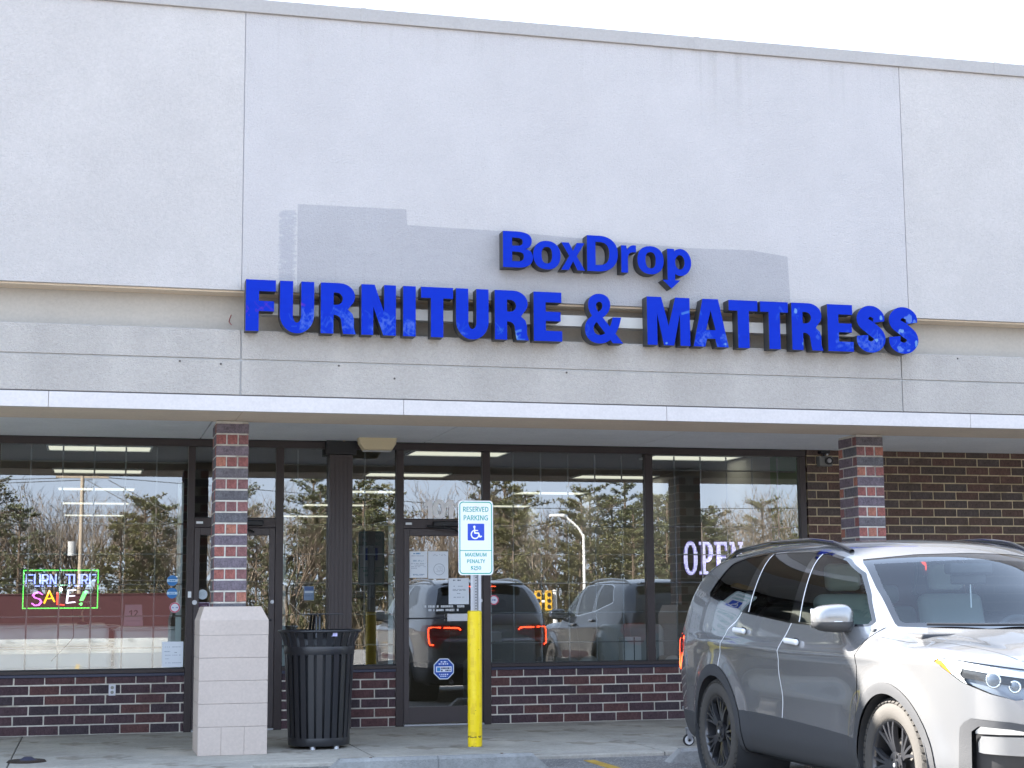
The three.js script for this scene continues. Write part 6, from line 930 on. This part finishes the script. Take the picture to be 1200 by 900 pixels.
{
  const r = rng(909); let i = 0;
  const gY = (z) => LOT - 3.4 + 0.6 * sstep(80, 120, z);
  const where = (x, z) => { const g = x * 17.6 / (17.6 + z); return g < -0.9 ? 'left of the left window' : g < 1.01 ? 'mirrored in the left window' : g < 1.95 ? 'mirrored in the left door' : g < 3.3 ? 'mirrored in the narrow panes' : g < 4.3 ? 'mirrored in the right door' : g < 5.3 ? 'in the long pane, left half' : g < 6.2 ? 'in the long pane, right half' : g < 7.2 ? 'around the open sign' : 'mirrored in the last pane'; };
  for (const [z, n, bareShare, hMin, hMax] of [[82, 32, 0.55, 9, 12], [88, 36, 0.62, 10.5, 13], [96, 38, 0.62, 12, 14.5], [106, 40, 0.66, 13, 16]]) for (let k = 0; k < n; k++) {
    const x = -18 + (k + 0.15 + 0.7 * r()) * 94 / n, H = lerp(hMin, hMax, r()), gx = x * 17.6 / (17.6 + z), green = [[0.1, 0.8], [2.1, 3.3], [4.25, 4.85], [5.3, 6.15], [6.4, 7.15]].some(([a, b]) => gx > a && gx < b), isBare = r() < (green ? 0.25 : 0.88) + 0 * bareShare, v = Math.floor(r() * 5);
    const row = z < 85 ? 'front' : z < 92 ? 'second' : z < 100 ? 'third' : 'rear', tall = H > (hMin + hMax) / 2 ? 'tall' : 'low';
    const t = thing(isBare ? 'bare_tree' : 'pine_tree', `${tall} ${isBare ? 'bare tree' : 'olive green pine'}, ${row} row of the wood, ${where(x, z)}`, 'tree', [x, gY(z) - 0.1, z + (r() - 0.5) * 5], r() * 6, isBare ? 'bare trees of the wood across the road' : 'pines of the wood across the road');
    t.scale.setScalar(H); if (isBare) { t.scale.x *= 1.15; t.scale.z *= 1.15; const bm = r() > 0.4 ? barkGrey : bark; mesh('trunk', bares[v][0], bm, t); mesh('crown', bares[v][1], bm, t); } else { mesh('crown', pines[v][0], r() > 0.5 ? needleA : needleB, t); mesh('trunk', pines[v][1], bark, t); }
  }
  // undergrowth along the edge of the wood
  const tri = []; for (let k = 0; k < 60; k++) { const a = r() * 6.283, e = r() * 1.4, L = 0.5 + 0.9 * r(), d = [Math.cos(a) * Math.cos(e), Math.sin(e), Math.sin(a) * Math.cos(e)], w = 0.06, b = [-d[2] * w, 0, d[0] * w], c = [(r() - 0.5) * 1.2, r() * 0.7, (r() - 0.5) * 1.2]; tri.push(c[0] - b[0], c[1], c[2] - b[2], c[0] + b[0], c[1], c[2] + b[2], c[0] + d[0] * L, c[1] + d[1] * L, c[2] + d[2] * L); }
  const bg = new THREE.BufferGeometry(); bg.setAttribute('position', new THREE.Float32BufferAttribute(tri, 3)); bg.computeVertexNormals();
  const un = new THREE.InstancedMesh(bg, leafMat(1, 1, 1), 1700), mm = new THREE.Matrix4(), col = new THREE.Color();
  for (let k = 0; k < 1700; k++) { const x = -40 + 135 * r(), z = 78 + 30 * r(), s = 1.6 + 2.6 * r(); mm.makeRotationY(r() * 6).scale(new THREE.Vector3(s, s * 1.1, s)).setPosition(x, gY(z), z); un.setMatrixAt(k, mm); const b = 0.7 + 0.6 * r(); r() > 0.3 ? col.setRGB(0.13 * b, 0.095 * b, 0.05 * b) : col.setRGB(0.075 * b, 0.08 * b, 0.025 * b); un.setColorAt(k, col); }
  un.name = 'undergrowth'; un.castShadow = un.receiveShadow = true; un.userData = { kind: 'stuff', label: 'brown winter undergrowth along the foot of the wood' }; scene.add(un);
}
{ // street lamp, utility pole with wires, signals over the road, red building
  const wht = std(lin(0.62, 0.62, 0.6), 0.5);
  const t = thing('street_lamp', 'white bracket street lamp by the road, mirrored in the right window', 'street lamp', [23.9, LOT - 2.9, 60]);
  mesh('pole', new THREE.CylinderGeometry(0.06, 0.11, 8.1, 14).translate(0, 4.05, 0), wht, t); mesh('arm', tube([[0, 8.0, 0], [-0.3, 8.45, 0], [-0.9, 8.95, 0], [-1.1, 9.0, 0]], 0.06, 20, 8), wht, t); mesh('lamp_head', rbox(-1.75, -1.0, 8.95, 9.1, -0.16, 0.16, 0.05, 2), wht, t); mesh('base', rbox(-0.25, 0.25, 0, 0.3, -0.25, 0.25, 0.03), M.conc, t);
  const wood = std(lin(0.3, 0.25, 0.19), 0.9), wire = std(lin(0.05, 0.05, 0.05), 0.6);
  const u = thing('utility_pole', 'wooden utility pole with a transformer, mirrored in the left window', 'utility pole', [-0.35, LOT - 2.9, 60]);
  mesh('pole', new THREE.CylinderGeometry(0.085, 0.12, 11.6, 12).translate(0, 5.8, 0), wood, u); mesh('crossarm', rbox(-1.2, 1.2, 10.6, 10.72, -0.06, 0.06, 0.01), wood, u); mesh('transformer', new THREE.CylinderGeometry(0.19, 0.19, 0.65, 18).translate(-0.38, 7.35, 0), std(lin(0.36, 0.37, 0.37), 0.6), u); for (const x of [-1.1, -0.5, 0.5, 1.1]) mesh('insulator', new THREE.CylinderGeometry(0.04, 0.05, 0.16, 8).translate(x, 10.8, 0), M.dark, u);
  const u2 = thing('utility_pole', 'bare wooden utility pole right of the others, mirrored in the right window', 'utility pole', [41, LOT - 2.9, 63]); mesh('pole', new THREE.CylinderGeometry(0.12, 0.17, 10.5, 12).translate(0, 5.25, 0), std(lin(0.42, 0.38, 0.3), 0.9), u2); mesh('crossarm', rbox(-1.2, 1.2, 9.6, 9.72, -0.06, 0.06, 0.01), wood, u2);
  for (const [k, p] of [[0, [[-60, 7.6, 60], [-20, 7.0, 60], [-1.4, 7.65, 60]]], [1, [[-60, 7.4, 60.4], [-20, 6.7, 60.4], [0.1, 7.6, 60]]], [2, [[0.8, 7.6, 60], [6, 4.3, 55], [11, -1, 50]]], [3, [[-0.2, 7.6, 60], [5, 4.3, 56], [10, -1, 52]]], [4, [[-30, 3.4, 58], [20, 2.7, 59], [70, 3.2, 61]]], [5, [[-30, 2.9, 58], [20, 2.3, 59], [70, 2.8, 61]]], [6, [[0.8, 7.7, 60], [20, 6.6, 62], [41, 6.8, 63]]]]) tag(mesh('overhead_wire', tube(p, 0.018, 30, 4), wire), `thin dark overhead wire ${['running left from the pole top', 'lower run left of the pole', 'slanting down right from the pole', 'second guy slanting down from the pole', 'long upper cable across the lot', 'long lower cable across the lot', 'running right from pole to pole'][k]}, mirrored in the glass`, 'wire');
  const mastM = std(lin(0.5, 0.5, 0.48), 0.5), yel = std(lin(0.6, 0.33, 0.02), 0.5);
  const ts = thing('traffic_signal', 'traffic signal mast with yellow signal heads over the road, mirrored in the right window', 'traffic signal', [22.95, LOT - 3.1, 62]);
  mesh('mast', new THREE.CylinderGeometry(0.11, 0.15, 5.6, 14).translate(0, 2.8, 0), mastM, ts); mesh('mast_arm', bar([0, 5.0, 0], [-2.4, 5.05, 2.5], 0.07, 10), mastM, ts);
  for (const x of [-0.4, -0.95, -1.5]) { const h = mesh('signal_head', rbox(x - 0.17, x + 0.17, 4.55, 5.55, -0.32, -0.09, 0.03), yel, ts); for (let k = 0; k < 3; k++) mesh('signal_lens', new THREE.CylinderGeometry(0.1, 0.1, 0.02, 16).rotateX(Math.PI / 2).translate(x, 4.75 + k * 0.3, -0.33), M.black, h); }
  const rbld = thing('red_building', 'long low dark red building across the lot, mirrored in the left window', 'building', [-16, 0, 50]);
  const redm = std(lin(0.045, 0.007, 0.010), 0.7); mesh('wall', box(-40, 19.5, 0.42, 2.15, 0, 8), redm, rbld); mesh('dock_wall', box(-40, 19.6, -1.5, 0.419, -0.6, 8), std(lin(0.5, 0.5, 0.5), 0.9, { map: mapConc }), rbld); mesh('roof', box(-40, 19.5, 2.151, 2.2, -0.03, 8.0), redm, rbld); for (let x = -39; x < 4; x += 4.2) { const w = mesh('window', box(x, x + 1.6, 0.5, 1.5, -0.03, -0.002), M.dark, rbld); mesh('frame', merge([box(x - 0.08, x, 0.42, 1.58, -0.06, -0.004), box(x + 1.6, x + 1.68, 0.42, 1.58, -0.06, -0.004)]), M.white, w); }
}
renderer.render(scene, camera);
